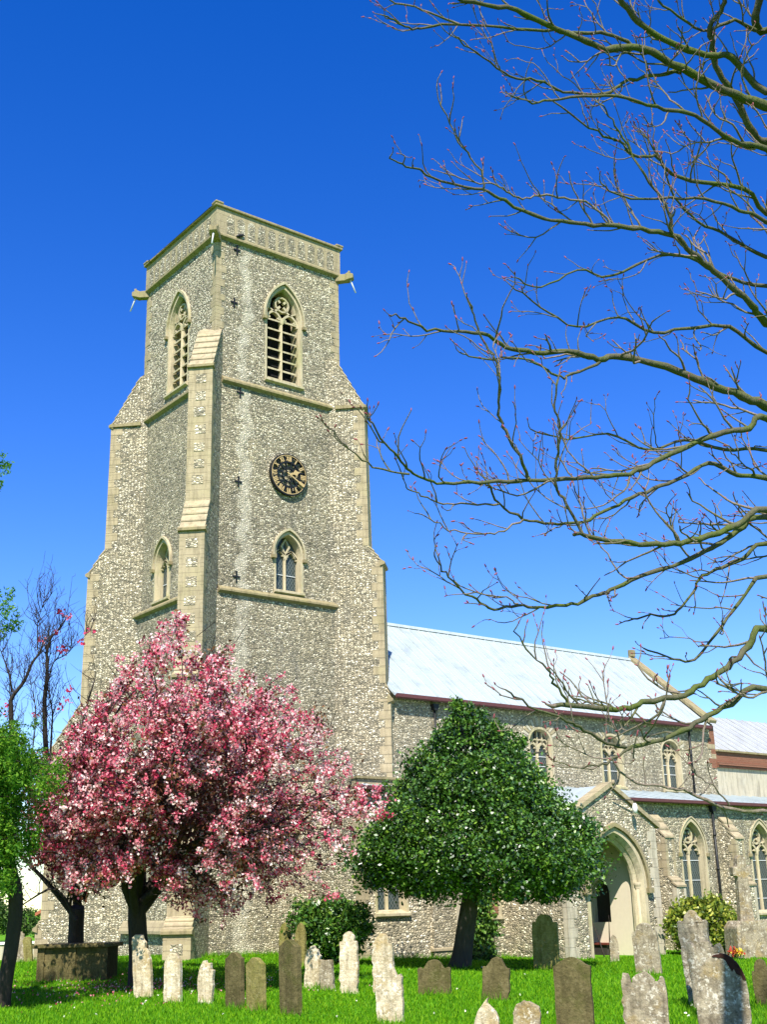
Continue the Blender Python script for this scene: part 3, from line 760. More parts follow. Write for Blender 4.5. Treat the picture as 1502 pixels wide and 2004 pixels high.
aisle_buttress(18.75); aisle_buttress(23.35); aisle_buttress(28.5)
pipe(22.6, AY-.1, -.5, 5.0, .055)

# ---- porch
FP = frame((0, PYF, 0), (1, 0, 0), (0, -1, 0))
PZE, PZA = 4.12, 5.45; DA, DS, DH = 1.45, 2.0, 1.85
a = MB(); dh = arch(PC, DA, -.8, DS, DH, 12)
panel(a, FP, [(PX0, -.8), (PC-DA, -.8), (PC-DA, -.799), (PC+DA, -.799), (PC+DA, -.8), (PX1, -.8), (PX1, PZE), (PC, PZA), (PX0, PZE)][:2]+[(PC-DA, -.8)]+[p for p in dh[1:-1]]+[(PC+DA, -.8), (PX1, -.8), (PX1, PZE), (PC, PZA), (PX0, PZE)], [], M['flint3'])
for x in (PX0, PX1): a.face([(x, PYF, -.8), (x, AY, -.8), (x, AY, PZE), (x, PYF, PZE)], M['flint3'])
IX0, IX1 = PC-1.37, PC+1.37
a.face([(IX0, PYF+.4, -.8), (IX0, AY-.01, -.8), (IX0, AY-.01, PZE+.6), (IX0, PYF+.4, PZE+.6)], M['plaster'])
FE = frame((IX1, 0, 0), (0, 1, 0), (-1, 0, 0)); rec = arch(-4.92, .44, .72, 1.75, .5, 6)
panel(a, FE, [(PYF+.4, -.8), (AY-.01, -.8), (AY-.01, PZE+.6), (PYF+.4, PZE+.6)], [rec], M['plaster'])
for i in range(len(rec)): a.face([FE(*rec[i], 0), FE(*rec[(i+1) % len(rec)], 0), FE(*rec[(i+1) % len(rec)], -.25), FE(*rec[i], -.25)], M['limew'])
panel(a, FE, rec, [], M['oak'], -.25)
a.face([(PX0, PYF, -.43), (PX1, PYF, -.43), (PX1, AY, -.43), (PX0, AY, -.43)], M['render'])
porch = part(a, 'porch', recalc=False)
a = MB()
I1 = arch(PC, DA-.12, -.8, DS, DH-.14, 12); I2 = arch(PC, DA-.22, -.8, DS, DH-.26, 12)
ring(a, FP, dh, arch(PC, DA+.15, -.8, DS, DH+.18, 12), 0, .02, M['limew'])
for i in range(len(dh)-1):
    a.face([FP(*dh[i], .02), FP(*dh[i+1], .02), FP(*I1[i+1], -.16), FP(*I1[i], -.16)], M['limew'])
    a.face([FP(*I1[i], -.16), FP(*I1[i+1], -.16), FP(*I1[i+1], -.20), FP(*I1[i], -.20)], M['limew'])
    a.face([FP(*I1[i], -.20), FP(*I1[i+1], -.20), FP(*I2[i+1], -.32), FP(*I2[i], -.32)], M['limew'])
    a.face([FP(*I2[i], -.32), FP(*I2[i+1], -.32), FP(*I2[i+1], -.42), FP(*I2[i], -.42)], M['limew'])
for sg in (-1, 1):
    x = PC+sg*(DA-.12); a.tube([(x, PYF+.2, -.6), (x, PYF+.2, DS-.1)], [.07, .07], M['limew'], 10)
    a.tube([(x, PYF+.2, DS-.12), (x, PYF+.2, DS-.02), (x, PYF+.2, DS+.1)], [.08, .13, .14], M['limew'], 10)
part(a, 'archway', porch, recalc=False)
a = MB(); P = [(PC-DA-.16, DS-.1)]+arcpts(PC, DA+.16, DS, DH+.2, 12)+[(PC+DA+.16, DS-.1)]; Q = [(PC-DA-.28, DS-.1)]+arcpts(PC, DA+.28, DS, DH+.34, 12)+[(PC+DA+.28, DS-.1)]
ring(a, FP, P, Q, 0, .12, M['mould'])
for sg in (-1, 1): a.box(PC+sg*(DA+.22)-.13, PC+sg*(DA+.22)+.13, DS-.28, DS-.1, 0, .18, M['mould'], FP)
part(a, 'hood_mould', porch)
a = MB()
for xe, s in ((PX0-.2, 1), (PX1+.2, -1)):
    ze = PZE-.1
    a.prism([(xe, ze), (PC, PZA+.02), (PC, PZA+.2), (xe, ze+.17)], lambda x, z, y: (x, y, z), PYF-.1, PYF+.42, M['lime'])
part(a, 'gable_coping', porch)
a = MB()
for xe in (PX0-.22, PX1+.22): a.prism([(xe, PZE-.12), (PC, PZA-.02), (PC, PZA+.1), (xe, PZE+.02)], lambda x, z, y: (x, y, z), PYF+.425, AY+1.9, M['lead'])
part(a, 'roof', porch)
a = MB(); a.tube([(PC+.1, PYF-.12, PZA+.1), (PC+.1, PYF-.12, PZA+.26)], [.07, .05], M['lime'], 6); part(a, 'apex_stone', porch)
def pquoin(x0, x1, m):
    a = MB(); z = -.7; k = 0
    while z < PZE-.15:
        h = rnd.uniform(.28, .4); w = (0, .16)[k % 2]
        xa, xb = (x0, x1+w) if x0 < PC else (x0-w, x1)
        a.box(xa, xb, PYF-.012-rnd.uniform(0, .006), PYF+.2, z+.005, min(z+h, PZE-.1)-.005, m); z += h; k += 1
    part(a, 'quoin', porch)
pquoin(PX0-.012, PX0+.30, M['render']); pquoin(PX1-.3, PX1+.012, M['render'])
a = MB()
a.box(IX1-.46, IX1-.003, -5.5, AY-.05, -.06, .0, M['wood']); a.box(IX1-.40, IX1-.003, -5.4, AY-.05, -.42, -.061, M['oak'])
part(a, 'bench', porch); a = MB()
a.box(IX0+.003, IX0+.46, PYF+.6, AY-.05, -.06, .0, M['wood']); a.box(IX0+.003, IX0+.40, PYF+.6, AY-.05, -.42, -.061, M['plaster'])
part(a, 'bench', porch)
a = MB(); lx, lz = PX1-1.35, 4.38
a.tube([(lx-.9, PYF-.05, lz+.62), (lx-.05, PYF-.28, lz+.62), (lx, PYF-.3, lz+.5)], [.02, .02, .02], M['iron'], 6)
a.tube([(lx, PYF-.3, lz+.5), (lx, PYF-.3, lz+.36), (lx, PYF-.3, lz+.14)], [.05, .10, .08], M['white'], 10); part(a, 'porch_lamp', porch)

# ---- clock on the south face: open iron skeleton with gilt numerals
ck = empty('clock', (3.34, -.05, 17.74)); tag(ck, 'round black clock with gilt roman numerals on the tower wall', 'clock')
def ck_part(mb, name): return mb.build(name, ck)
FC = frame((0, -.10, 0), (1, 0, 0), (0, -1, 0)); R0 = .86
def circle(r, n=48): return [(r*math.cos(2*math.pi*i/n), r*math.sin(2*math.pi*i/n)) for i in range(n)]
a = MB(); ring(a, FC, circle(R0-.06), circle(R0), -.06, .06, M['iron'], closed=True); ring(a, FC, circle(.50), circle(.545), -.02, .05, M['iron'], closed=True); ring(a, FC, circle(.27, 24), circle(.305, 24), -.02, .04, M['iron'], closed=True)
for k in range(12):
    t_ = math.pi*k/6+math.pi/12; bar(a, FC, [(.29*math.cos(t_), .29*math.sin(t_)), (.82*math.cos(t_), .82*math.sin(t_))], .035, -.02, .035, M['iron'])
for k in range(12):
    t_ = math.pi*k/6; bar(a, FC, [(.53*math.cos(t_), .53*math.sin(t_)), (.82*math.cos(t_),   .82*math.sin(t_))], .10, -.01, .03, M['iron'])
for k in range(4):
    t_ = math.pi*k/2; a.tube([FC(.83*math.cos(t_), .83*math.sin(t_), .0), FC(.83*math.cos(t_), .83*math.sin(t_), -.1)], [.03]*2, M['iron'], 6)
    bar(a, FC, [(.05*math.cos(t_+.5), .05*math.sin(t_+.5)), (.29*math.cos(t_+.5), .29*math.sin(t_+.5))], .04, -.02, .03, M['iron'])
ck_part(a, 'skeleton_dial')
a = MB(); ring(a, FC, circle(R0-.075), circle(R0-.05), .061, .068, M['gold'], closed=True); ck_part(a, 'gilt_ring')
ROM = {1: 'I', 2: 'II', 3: 'III', 4: 'IIII', 5: 'V', 6: 'VI', 7: 'VII', 8: 'VIII', 9: 'IX', 10: 'X', 11: 'XI', 12: 'XII'}
def numeral(k):
    s_ = ROM[k]; t_ = math.pi/2-k*math.pi/6; ct, stn = math.cos(t_), math.sin(t_)
    wid = {'I': .065, 'V': .13, 'X': .13}; tot = sum(wid[c] for c in s_); x = -tot/2; a = MB()
    def G(u, v, d): # u along tangent (clockwise), v outward radius
        return FC(v*ct+u*stn, v*stn-u*ct, d)
    r0, r1 = .56, .78
    for c in s_:
        w = wid[c]; m_ = x+w/2
        if c == 'I': strokes = [((m_, r0), (m_, r1), .045)]
        elif c == 'V': strokes = [((m_-.045, r1), (m_, r0), .04), ((m_+.045, r1), (m_, r0), .025)]
        else: strokes = [((m_-.05, r1), (m_+.05, r0), .04), ((m_+.05, r1), (m_-.05, r0), .025)]
        for q, (p0, p1, wd) in enumerate(strokes): bar(a, G, [p0, p1], wd, .031, .05+.004*q, M['gold'])
        x += w
    ck_part(a, 'numeral')
for k in range(1, 13): numeral(k)
def hand(ang, ln, w, tail, name, d):
    t_ = math.pi/2-ang; ct, stn = math.cos(t_), math.sin(t_); a = MB()
    G = lambda u, v, dd: FC(v*ct+u*stn, v*stn-u*ct, dd)
    if name == 'minute_hand': P = [(-w*.6, -tail), (w*.6, -tail), (w*.45, 0), (w*.5, ln*.6), (w*1.0, ln*.68), (w*.9, ln*.95), (0, ln), (-w*.9, ln*.95), (-w*1.0, ln*.68), (-w*.5, ln*.6), (-w*.45, 0)]
    else: P = [(-w*.5, -tail), (w*.5, -tail), (w*.6, ln*.4), (w*1.9, ln*.62), (w*.7, ln*.75), (0, ln), (-w*.7, ln*.75), (-w*1.9, ln*.62), (-w*.6, ln*.4)]
    a.prism(P, G, d, d+.02, M['gold']); ck_part(a, name)
hand(2*math.pi*20/60, .80, .055, .12, 'minute_hand', .10); hand(2*math.pi*(2+20/60)/12, .55, .07, .08, 'hour_hand', .075)

# small dark bird on the ledge below the parapet
bp = Vector((.98, -.13, 27.55)); a = MB()
a.tube([bp+Vector((-.17, 0, -.02)), bp+Vector((-.07, 0, .05)), bp+Vector((.05, 0, .09)), bp+Vector((.12, 0, .13)), bp+Vector((.17, 0, .17)), bp+Vector((.21, 0, .15)), bp+Vector((.26, 0, .14))], [.02, .06, .075, .055, .045, .02, .004], M['iron'], 8)
for s_ in (-.03, .03): a.tube([bp+Vector((.0, s_, -.07)), bp+Vector((.0, s_, .05))], [.008, .012], M['iron'], 5)
tag(a.build('bird'), 'small dark bird perched on the ledge at the tower top', 'bird')

# ------------------------------------------------------------------ headstones
def headstone(px, pby, pty, pxl, pxr, style, m, label, yaw=256, lean=0., fwd=0., th=.12, depth=None, hextra=0., rough=0., cat='gravestone', dup_label=None):
    """px,pby: foot in the photo; pty top; pxl..pxr visible width"""
    p = onground(px, pby) if depth is None else at(px, pby, depth)
    if depth is not None: p.z = hgt(p.x, p.y)
    D = depth_of(p); k = D/FPX
    top = (pby-pty)*k/math.cos(PIT)*.985 if depth is None else at(px, pty, D).z-p.z
    H = max(.35, top)+.0
    hd = rad(yaw); N = Vector((math.sin(hd), math.cos(hd), 0)); U = Vector((0, 0, 1)).cross(N)
    viewd = Vector((p.x-CAM[0], p.y-CAM[1], 0)).normalized(); side = Vector((viewd.y, -viewd.x, 0))
    ca, sa = abs(U.dot(side)), abs(N.dot(side))
    w = max(.3, ((pxr-pxl)*k - th*sa)/max(.35, ca))
    a_ = w/2; P = []
    def arc(cx, cz, r, t0, t1, n, rz=None): return [(cx+r*math.cos(rad(t0+(t1-t0)*i/n)), cz+(rz or r)*math.sin(rad(t0+(t1-t0)*i/n))) for i in range(n+1)]
    b0 = -.3
    if style == 'round': P = [(-a_, b0)]+arc(0, H-a_*.95, a_, 180, 0, 14, a_*.95)+[(a_, b0)]
    elif style == 'gothic': P = [(-a_, b0), (-a_, H-a_*1.5)]+[(-a_+a_*(1-math.cos(rad(t))), H-a_*1.5+a_*1.5*math.sin(rad(t))) for t in range(15, 91, 15)]+[(a_-a_*(1-math.cos(rad(t))), H-a_*1.5+a_*1.5*math.sin(rad(t))) for t in range(75, -1, -15)]+[(a_, b0)]
    elif style == 'ogee': P = [(-a_, b0), (-a_, H-.22), (-a_*.8, H-.22), (-a_*.62, H-.17)]+arc(0, H-.16, a_*.5, 160, 20, 8, .16)+[(a_*.62, H-.17), (a_*.8, H-.22), (a_, H-.22), (a_, b0)]
    elif style == 'shoulder': P = [(-a_, b0), (-a_, H-.30), (-a_*.92, H-.22), (-a_*.74, H-.22)]+arc(0, H-.22, a_*.66, 180, 0, 10, .22)+[(a_*.74, H-.22), (a_*.92, H-.22), (a_, H-.30), (a_, b0)]
    elif style == 'scroll': P = [(-a_, b0), (-a_, H-.36), (-a_*1.02, H-.26)]+arc(-a_*.85, H-.23, a_*.17, 170, 20, 4)+[(-a_*.6, H-.17)]+arc(0, H-.15, a_*.5, 150, 30, 6, .15)+[(a_*.6, H-.17)]+arc(a_*.85, H-.23, a_*.17, 160, 10, 4)+[(a_*1.02, H-.26), (a_, H-.36), (a_, b0)]
    elif style == 'point': P = [(-a_, b0), (-a_, H-.30), (-a_*.55, H-.08), (0, H), (a_*.55, H-.08), (a_, H-.30), (a_, b0)]
    elif style == 'hump': P = [(-a_, b0), (-a_, H-.13)]+[(-a_+2*a_*i/14, H-.13+.13*math.sin(math.pi*i/14)**1.5) for i in range(1, 14)]+[(a_, H-.13), (a_, b0)]
    elif style == 'step': P = [(-a_, b0), (-a_, H-.06), (-a_*.55, H), (a_*.15, H-.02), (a_*.2, H-.12), (a_*.5, H-.2), (a_*.45, H-.32), (a_*.8, H-.42), (a_, H-.62), (a_, b0)]
    elif style == 'lobes': P = [(-a_, b0), (-a_, H-.1)]+arc(-a_*.78, H-.1, a_*.2, 180, 30, 5, .09)+[(-a_*.55, H-.12)]+arc(0, H-.12, a_*.48, 180, 0, 9, .13)+[(a_*.55, H-.14)]+arc(a_*.8, H-.13, a_*.18, 150, 0, 4, .08)+[(a_, H-.2), (a_, b0)]
    elif style == 'broken': P = [(-a_, b0), (-a_*.95, H-.28), (-a_*.7, H-.15), (-a_*.3, H-.02), (a_*.1, H), (a_*.25, H-.08), (a_*.7, H-.1), (a_*.72, H-.2), (a_, H-.22), (a_*.95, b0)]
    else: P = [(-a_, b0), (-a_, H), (a_, H-.03), (a_, b0)]
    # weathered outline: subdivide and jitter
    Q = []
    for i, (x, z) in enumerate(P):
        x2, z2 = P[(i+1) % len(P)]; n = 1 if i == len(P)-1 else max(1, int(math.hypot(x2-x, z2-z)/.10))
        for q in range(n):
            t_ = q/n; Q.append((x+(x2-x)*t_+rnd.gauss(0, .004+rough), z+(z2-z)*t_+rnd.gauss(0, .004+rough)))
    mb = MB()
    mb.prism(Q, lambda x, z, d: (x, d, z), -th/2, th/2, m)
    o = mb.build('gravestone', bevel=.012)
    rz = math.atan2(U.y, U.x)
    o.location = p; o.rotation_euler = (rad(fwd), rad(lean), rz)
    tag(o, label, cat, 'gravestones in the churchyard grass')
    o['H'] = H; o['w'] = w
    return o
hs_ = headstone
hs_(281, 1953, 1838, 262, 301, 'step', M['pale'], 'tall pale stone leaning left with a stepped broken shoulder', 240, -5, 0)
hs_(338, 1962, 1873, 320, 357, 'gothic', M['pale'], 'pale pointed round topped stone beside the leaning stepped one', 238, -1)
hs_(402, 1965, 1886, 385, 420, 'broken', M['pale'], 'short pale stone with crumbled ornate top in the row by the cherry', 238, 0, rough=.008)
hs_(460, 1974, 1873, 440, 479, 'hump', M['brown'], 'olive brown stone with domed top, left of two similar in the row', 262, -2)
hs_(502, 1979, 1883, 481, 521, 'hump', M['green'], 'shorter olive brown stone right of the dome topped one', 262, -2.5)
hs_(570, 1987, 1852, 545, 591, 'hump', M['brown'], 'tallest dark brown stone at the right end of the cherry row', 262, -2, th=.15)
hs_(557, 1892, 1805, 545, 569, 'point', M['green'], 'mossy pointed slab standing behind the tallest brown stone', 245, 1, depth=38)
hs_(588, 1900, 1806, 577, 600, 'point', M['green'], 'mossy pointed slab with slanting shadow beside the green shrub', 245, 1, depth=36)
hs_(611, 1935, 1858, 595, 629, 'broken', M['pale'], 'cream streaked stone with a jagged dark top', 240, 3, rough=.01)
hs_(642, 1938, 1882, 627, 656, 'plain', M['grey'], 'small grey squared stone against the jagged cream one', 240, -3, rough=.006)
hs_(685, 1945, 1833, 666, 704, 'shoulder', M['pale'], 'tall slim pale stone in front of the green shrub', 236, 0, rough=.006)
hs_(752, 1944, 1837, 731, 774, 'shoulder', M['pale'], 'tall pale stone partly hidden behind a nearer lichened one', 236, 0, rough=.006)
hs_(766, 2002, 1897, 738, 793, 'scroll', M['pale'], 'lichened pale stone with arched carved head, nearest left of centre', 236, -1.5, rough=.006)
hs_(852, 1947, 1884, 820, 886, 'scroll', M['brown'], 'squat wide dark brown stone left of the holly trunk', 230, 0)
hs_(970, 1958, 1880, 945, 1001, 'ogee', M['brown'], 'brown stone tilting right in front of the holly', 240, 6, rough=.004)
hs_(1072, 1898, 1798, 1047, 1099, 'shoulder', M['green'], 'tall mossy green stone before the flint wall right of the holly', 240, 0, th=.16)
hs_(954, 2030, 1964, 927, 981, 'broken', M['pale'], 'rough little stone with crumbling top at the bottom edge', 232, 0, rough=.018)
hs_(1035, 2030, 1966, 1007, 1063, 'round', M['grey'], 'small round topped lichened stone at the bottom edge', 232, 0, rough=.008)
hs_(1130, 2040, 1888, 1093, 1168, 'hump', M['brown'], 'big dark brown stone with domed top crossed by branch shadows', 238, 0, th=.10)
hs_(1272, 1907, 1814, 1247, 1298, 'shoulder', M['grey'], 'grey lichened stone standing before the porch corner', 244, -2, th=.14)
hs_(1270, 2034, 1917, 1226, 1314, 'lobes', M['grey'], 'wide grey lichened stone with three lobed top at the bottom edge', 232, 0, th=.14, rough=.006)
hs_(1380, 1968, 1797, 1350, 1410, 'scroll', M['grey'], 'tallest grey scroll topped stone in front of the yellow green bush', 246, -3, th=.14, rough=.004)
hs_(1398, 1975, 1853, 1360, 1432, 'lobes', M['grey'], 'leaning grey stone overlapping the tallest scroll topped one', 244, -3, th=.14, rough=.006)
g25 = hs_(1424, 2045, 1884, 1375, 1476, 'gothic', M['grey'], 'big near gravestone capped with black moss and crossed by shadows', 234, 1, th=.16, rough=.006)
hs_(1502, 1968, 1884, 1491, 1530, 'shoulder', M['brown'], 'dark brown stone cut off by the right edge of the view', 240, -3)
hs_(1478, 1873, 1829, 1455, 1503, 'ogee', M['grey'], 'low wide grey stone with rounded head below the stone cross', 232, 0, th=.18)
hs_(26, 1891, 1829, 19, 33, 'round', M['green'], 'narrow olive stone, leftmost of three by the low brick wall', 225, 0, depth=44)
hs_(38, 1890, 1823, 32, 46, 'broken', M['grey'], 'dark grey ragged stone, middle of three by the low brick wall', 225, 0, depth=43.6)
hs_(55, 1892, 1833, 46, 64, 'round', M['green'], 'olive stone tilting left, rightmost of three by the low brick wall', 225, -7, depth=43)
hs_(1205, 1880, 1829, 1197, 1214, 'point', M['grey'], 'slim grey stone with a pointed top in front of the porch doorway', 225, 0, depth=39.5, th=.1)
# moss cap of the big near stone
H, w = g25['H'], g25['w']; a = MB(); a_ = w/2
ga = lambda t: (a_*math.cos(rad(t)), H-a_*1.5+a_*1.5*math.sin(rad(t)))
ts = list(range(22, 112, 5)); top_ = []; low = []
for q, t in enumerate(ts):
    f_ = math.sin(math.pi*q/(len(ts)-1))**.7; x, z = (a_*(1-(1-math.cos(rad(t)))) if t <= 90 else -a_*math.cos(rad(180-t)), H-a_*1.5+a_*1.5*math.sin(rad(t)))
    top_.append((x*1.015, z+.012*f_+rnd.uniform(0, .01))); th_ = (.13 if t < 75 else .06)*f_*rnd.uniform(.55, 1.3)+.004; low.append((x*(1-.05*f_), z-th_))
a.prism(top_+low[::-1], lambda x, z, d: (x, d, z), -.088, .088, M['moss']); mo = a.build('moss_cap', g25, bevel=.02)
for o in bpy.data.objects:
    for k in ('H', 'w'):
        if k in o.keys(): del o[k]

# chest tomb under the cherries
p = onground(150, 1916); p = Vector((p.x, p.y, hgt(p.x, p.y))); D = depth_of(p); k = D/FPX
ct = empty('chest_tomb', p); ct.rotation_euler = (0, 0, rad(-43)); tag(ct, 'dark stone chest tomb with overhanging slab in the cherry shade', 'tomb')
L_ = 140*k; Hh = 66*k
a = MB(); a.box(-L_/2, L_/2, -.45, .45, -.2, Hh-.1, M['brown'])
for x in (-L_/2+.1, 0, L_/2-.1): a.box(x-.1, x+.1, -.49, .49, -.2, Hh-.1, M['brown'])
a.build('chest', ct, bevel=.01)
a = MB(); a.box(-L_/2-.12, L_/2+.12, -.6, .6, Hh-.1, Hh, M['brown']); a.build('slab', ct, bevel=.025)

# stone cross on its plinth
p = at(1466, 1845, 41); p.z = hgt(p.x, p.y); k = 41/FPX
sc_ = empty('stone_cross', p); sc_.rotation_euler = (0, 0, math.atan2(RT[1], RT[0])+rad(12)); tag(sc_, 'weathered grey stone cross on a rough block plinth at the right edge', 'cross')
zt = at(1462, 1803, 41).z-p.z; zc = at(1458, 1672, 41).z-p.z; za = at(1460, 1703, 41).z-p.z
a = MB(); w = 1.45; a.prism([(-w*.45, -.2), (w*.75, -.2), (w*.72, zt), (-w*.3, zt+.02), (-w*.42, zt-.18)], lambda x, z, d: (x, d, z), -.5, .5, M['grey']); a.build('plinth', sc_, bevel=.05)
a = MB(); s_ = .17
a.prism([(-s_*1.5, zt-.02), (s_*1.5, zt-.02), (s_*1.1, za-.22), (s_*1.6, za-.16), (s_*2.1, za-.16), (s_*2.1, za+.14), (s_*1.1, za+.12), (s_*.9, zc-.1), (s_*.4, zc), (-s_*.4, zc), (-s_*.9, zc-.1), (-s_*1.1, za+.12), (-s_*2.1, za+.14), (-s_*2.1, za-.16), (-s_*1.6, za-.16), (-s_*1.1, za-.22)], lambda x, z, d: (x, d, z), -.14, .14, M['grey']); a.build('cross_shaft', sc_, bevel=.03)

# ------------------------------------------------------------------ foliage helpers
def quads(name, C_, size, m, parent=None, aspect=.6, tint=None, up=0., seed=1, fold=False):
    r = np.random.default_rng(seed); C_ = np.asarray(C_, float); n = len(C_)
    a = r.normal(size=(n, 3)); a[:, 2] *= (1-up*.5); a /= np.linalg.norm(a, axis=1)[:, None]
    b = r.normal(size=(n, 3)); b -= (b*a).sum(1)[:, None]*a; b /= np.linalg.norm(b, axis=1)[:, None]
    s = (size*r.uniform(.65, 1.35, n))[:, None]
    V = np.empty((n, 4, 3)); V[:, 0] = C_-a*s; V[:, 1] = C_+b*s*aspect; V[:, 2] = C_+a*s; V[:, 3] = C_-b*s*aspect
    me = bpy.data.meshes.new(name); me.vertices.add(n*4); me.vertices.foreach_set('co', V.reshape(-1))
    me.loops.add(n*4); me.loops.foreach_set('vertex_index', np.arange(n*4)); me.polygons.add(n)
    me.polygons.foreach_set('loop_start', np.arange(n)*4); me.polygons.foreach_set('loop_total', np.full(n, 4))
    tt = me.attributes.new('tint', 'FLOAT', 'FACE'); tt.data.foreach_set('value', (r.random(n) if tint is None else np.asarray(tint)).astype(np.float32))
    me.materials.append(m); me.update(); me.validate()
    o = bpy.data.objects.new(name, me); COL.objects.link(o)
    if parent: o.parent = parent; o.location = -Vector(parent.location)
    return o
def rel(o, parent): o.parent = parent; o.location = -Vector(parent.location); return o
def smooth(P, n=4):
    P = [Vector(p) for p in P]; out = []
    for i in range(len(P)-1):
        p0, p1, p2, p3 = P[max(0, i-1)], P[i], P[i+1], P[min(len(P)-1, i+2)]
        for q in range(n):
            t_ = q/n; out.append(.5*((2*p1)+(p2-p0)*t_+(2*p0-5*p1+4*p2-p3)*t_*t_+(3*p1-p0-3*p2+p3)*t_**3))
    return out+[P[-1]]
def inside_building(P):
    x, y, z = P[:, 0], P[:, 1], P[:, 2]
    return ((y > AY-.15) & (x > AW-.15) & (z < AZ+.7+.2*(y-AY))) | ((y > NY-.1) & (x > 5) & (z < EZ+1)) | ((x > -.4) & (y > -.4)) | ((y > PYF-.15) & (x > PX0-.2) & (x < PX1+.2) & (z < PZE+.9)) | ((x > 5.5) & (x < 8.2) & (y > -2.3) & (x+y > 4))

# ------------------------------------------------------------------ holly
hb = at(905, 1889, 36.7); hb.z = hgt(hb.x, hb.y)
holly = empty('holly_tree', hb); tag(holly, 'dense dark glossy holly tree with cone shaped top before the aisle', 'tree')
def profile_tree(base, D, axis, prof, n, ry, seed, gap=.5):
    """prof: list of (py, pxl, pxr) outline of the crown; rounded in depth"""
    r = np.random.default_rng(seed); k = D/FPX
    ys = np.array([p[0] for p in prof]); xl = np.array([p[1] for p in prof]); xr = np.array([p[2] for p in prof])
    out = []
    wts = (xr-xl)**1.6; cdf = None
    yy = np.linspace(ys[0], ys[-1], 400); ww = np.interp(yy, ys, wts); cdf = np.cumsum(ww)/ww.sum()
    # clump centres on and within the crown
    nc = int(n/55); cy = np.interp(r.random(nc), cdf, yy); th = r.uniform(0, 2*math.pi, nc); rr = r.uniform(.55, 1.0, nc)**.6
    L = np.interp(cy, ys, xl); Rr = np.interp(cy, ys, xr); c = (L+Rr)/2; h = (Rr-L)/2
    pts = []
    for i in range(nc):
        o_ = r.uniform(.82, 1.03)*(1+.11*math.sin(3*th[i]+cy[i]/31.)+.07*math.sin(7*th[i]-cy[i]/13.+1))
        u = c[i]+h[i]*rr[i]*math.cos(th[i])*o_; dd = D+h[i]*k*ry*rr[i]*math.sin(th[i])
        p = np.array(at(u, cy[i]+r.normal()*7, dd))
        m_ = int(55*r.uniform(.5, 1.6)); sg = r.uniform(.10, .26)*max(.55, min(1.2, h[i]*k/2))
        q = p+r.normal(size=(m_, 3))*sg*np.array([1, 1, .7]); pts.append(q)
        if rr[i] > .9 and r.random() < .35:
            sh = np.array(at(u+math.cos(th[i])*h[i]*.09, cy[i]-r.uniform(5, 22), dd)); t_ = r.random((26, 1)); pts.append(p+(sh-p)*t_+r.normal(size=(26, 3))*.06)
    return np.concatenate(pts)
HP = [(1372, 896, 912), (1395, 880, 935), (1420, 868, 978), (1445, 850, 1010), (1480, 815, 1040), (1520, 790, 1072), (1560, 768, 1090), (1600, 725, 1118), (1640, 706, 1165), (1690, 702, 1196), (1725, 725, 1185), (1748, 800, 1110), (1762, 1010, 1060)]
P = profile_tree(hb, 36.7, None, HP, 100000, .74, 3); P = P[~inside_building(P)]; P = P[P[:, 2] > hb.z+1.75]
P2 = profile_tree(hb, 36.7, None, HP[:9], 34000, .74, 5); P2 = P2[~inside_building(P2)]
P = np.concatenate([P, P2])
fz = np.sin(P[:, 0]*2.3+1.1*np.sin(P[:, 2]*1.7))+np.sin(P[:, 2]*2.9+np.cos(P[:, 0]*1.9+P[:, 1]*1.3))+np.sin(P[:, 1]*2.6+P[:, 0]*.8)
P = P[(fz > -1.15) | (NR.random(len(P)) < .25)]
tn = np.clip(NR.normal(.5, .24, len(P))+.16*np.sin(P[:, 0]*3.1+P[:, 2]*2.2)*np.sin(P[:, 1]*2.7+1), 0, 1)
cr = quads('crown', P, .057, M['holly'], holly, .6, tint=tn, seed=4)
a = MB(); tb = [at(900, 1900, 36.7), at(905, 1870, 36.7), at(912, 1820, 36.7), at(922, 1750, 36.7), at(928, 1680, 36.8), at(915, 1560, 36.7), at(906, 1400, 36.7)]
a.tube(smooth(tb), [.50, .40, .36, .33, .31, .30, .29, .29, .28, .28, .27, .26, .25, .24, .23, .22, .2, .18, .16, .14, .12, .1, .08, .05, .03][:len(smooth(tb))], M['barkholly'], 10)
for k in range(16):
    z0 = tb[3].lerp(tb[6], rnd.uniform(0, .7)); an = rnd.uniform(0, 6.28); ln = rnd.uniform(1.2, 2.8)
    e_ = z0+Vector((math.cos(an)*ln, math.sin(an)*ln, rnd.uniform(.1, 1.)))
    if e_.y > AY-.5: continue
    a.tube(smooth([z0, z0.lerp(e_, .5)+Vector((0, 0, .2)), e_], 3), [.10, .09, .08, .06, .05, .03, .02], M['barkholly'], 6)
rel(a.build('trunk'), holly)

# ------------------------------------------------------------------ cherries
def spray(a, start, end, r0, sag, n=7, sides=5, wob=.12, m=None):
    start, end = Vector(start), Vector(end); L = (end-start).length; pts = []
    for i in range(n+1):
        t_ = i/n; p = start.lerp(end, t_)+Vector((0, 0, sag*L*math.sin(math.pi*t_)))
        if 0 < i < n: p += Vector((rnd.gauss(0, wob), rnd.gauss(0, wob), rnd.gauss(0, wob)))*L*.12
        pts.append(p)
    pts = smooth(pts, 2); a.tube(pts, [r0*(1-.88*i/(len(pts)-1)) for i in range(len(pts))], m or M['barkdark'], sides); return pts
def clusters(C_, k, r, sz, seed):
    q = np.random.default_rng(seed); C_ = np.repeat(np.asarray(C_, float), k, axis=0); return C_+q.normal(size=C_.shape)*r
CD = 31.0
cb = at(268, 1943, CD); cb.z = hgt(cb.x, cb.y); cherry = empty('cherry_tree', cb)
tag(cherry, 'flowering cherry tree with dense deep pink blossom in front of the tower', 'tree')
a = MB()
fork = at(268, 1765, CD)
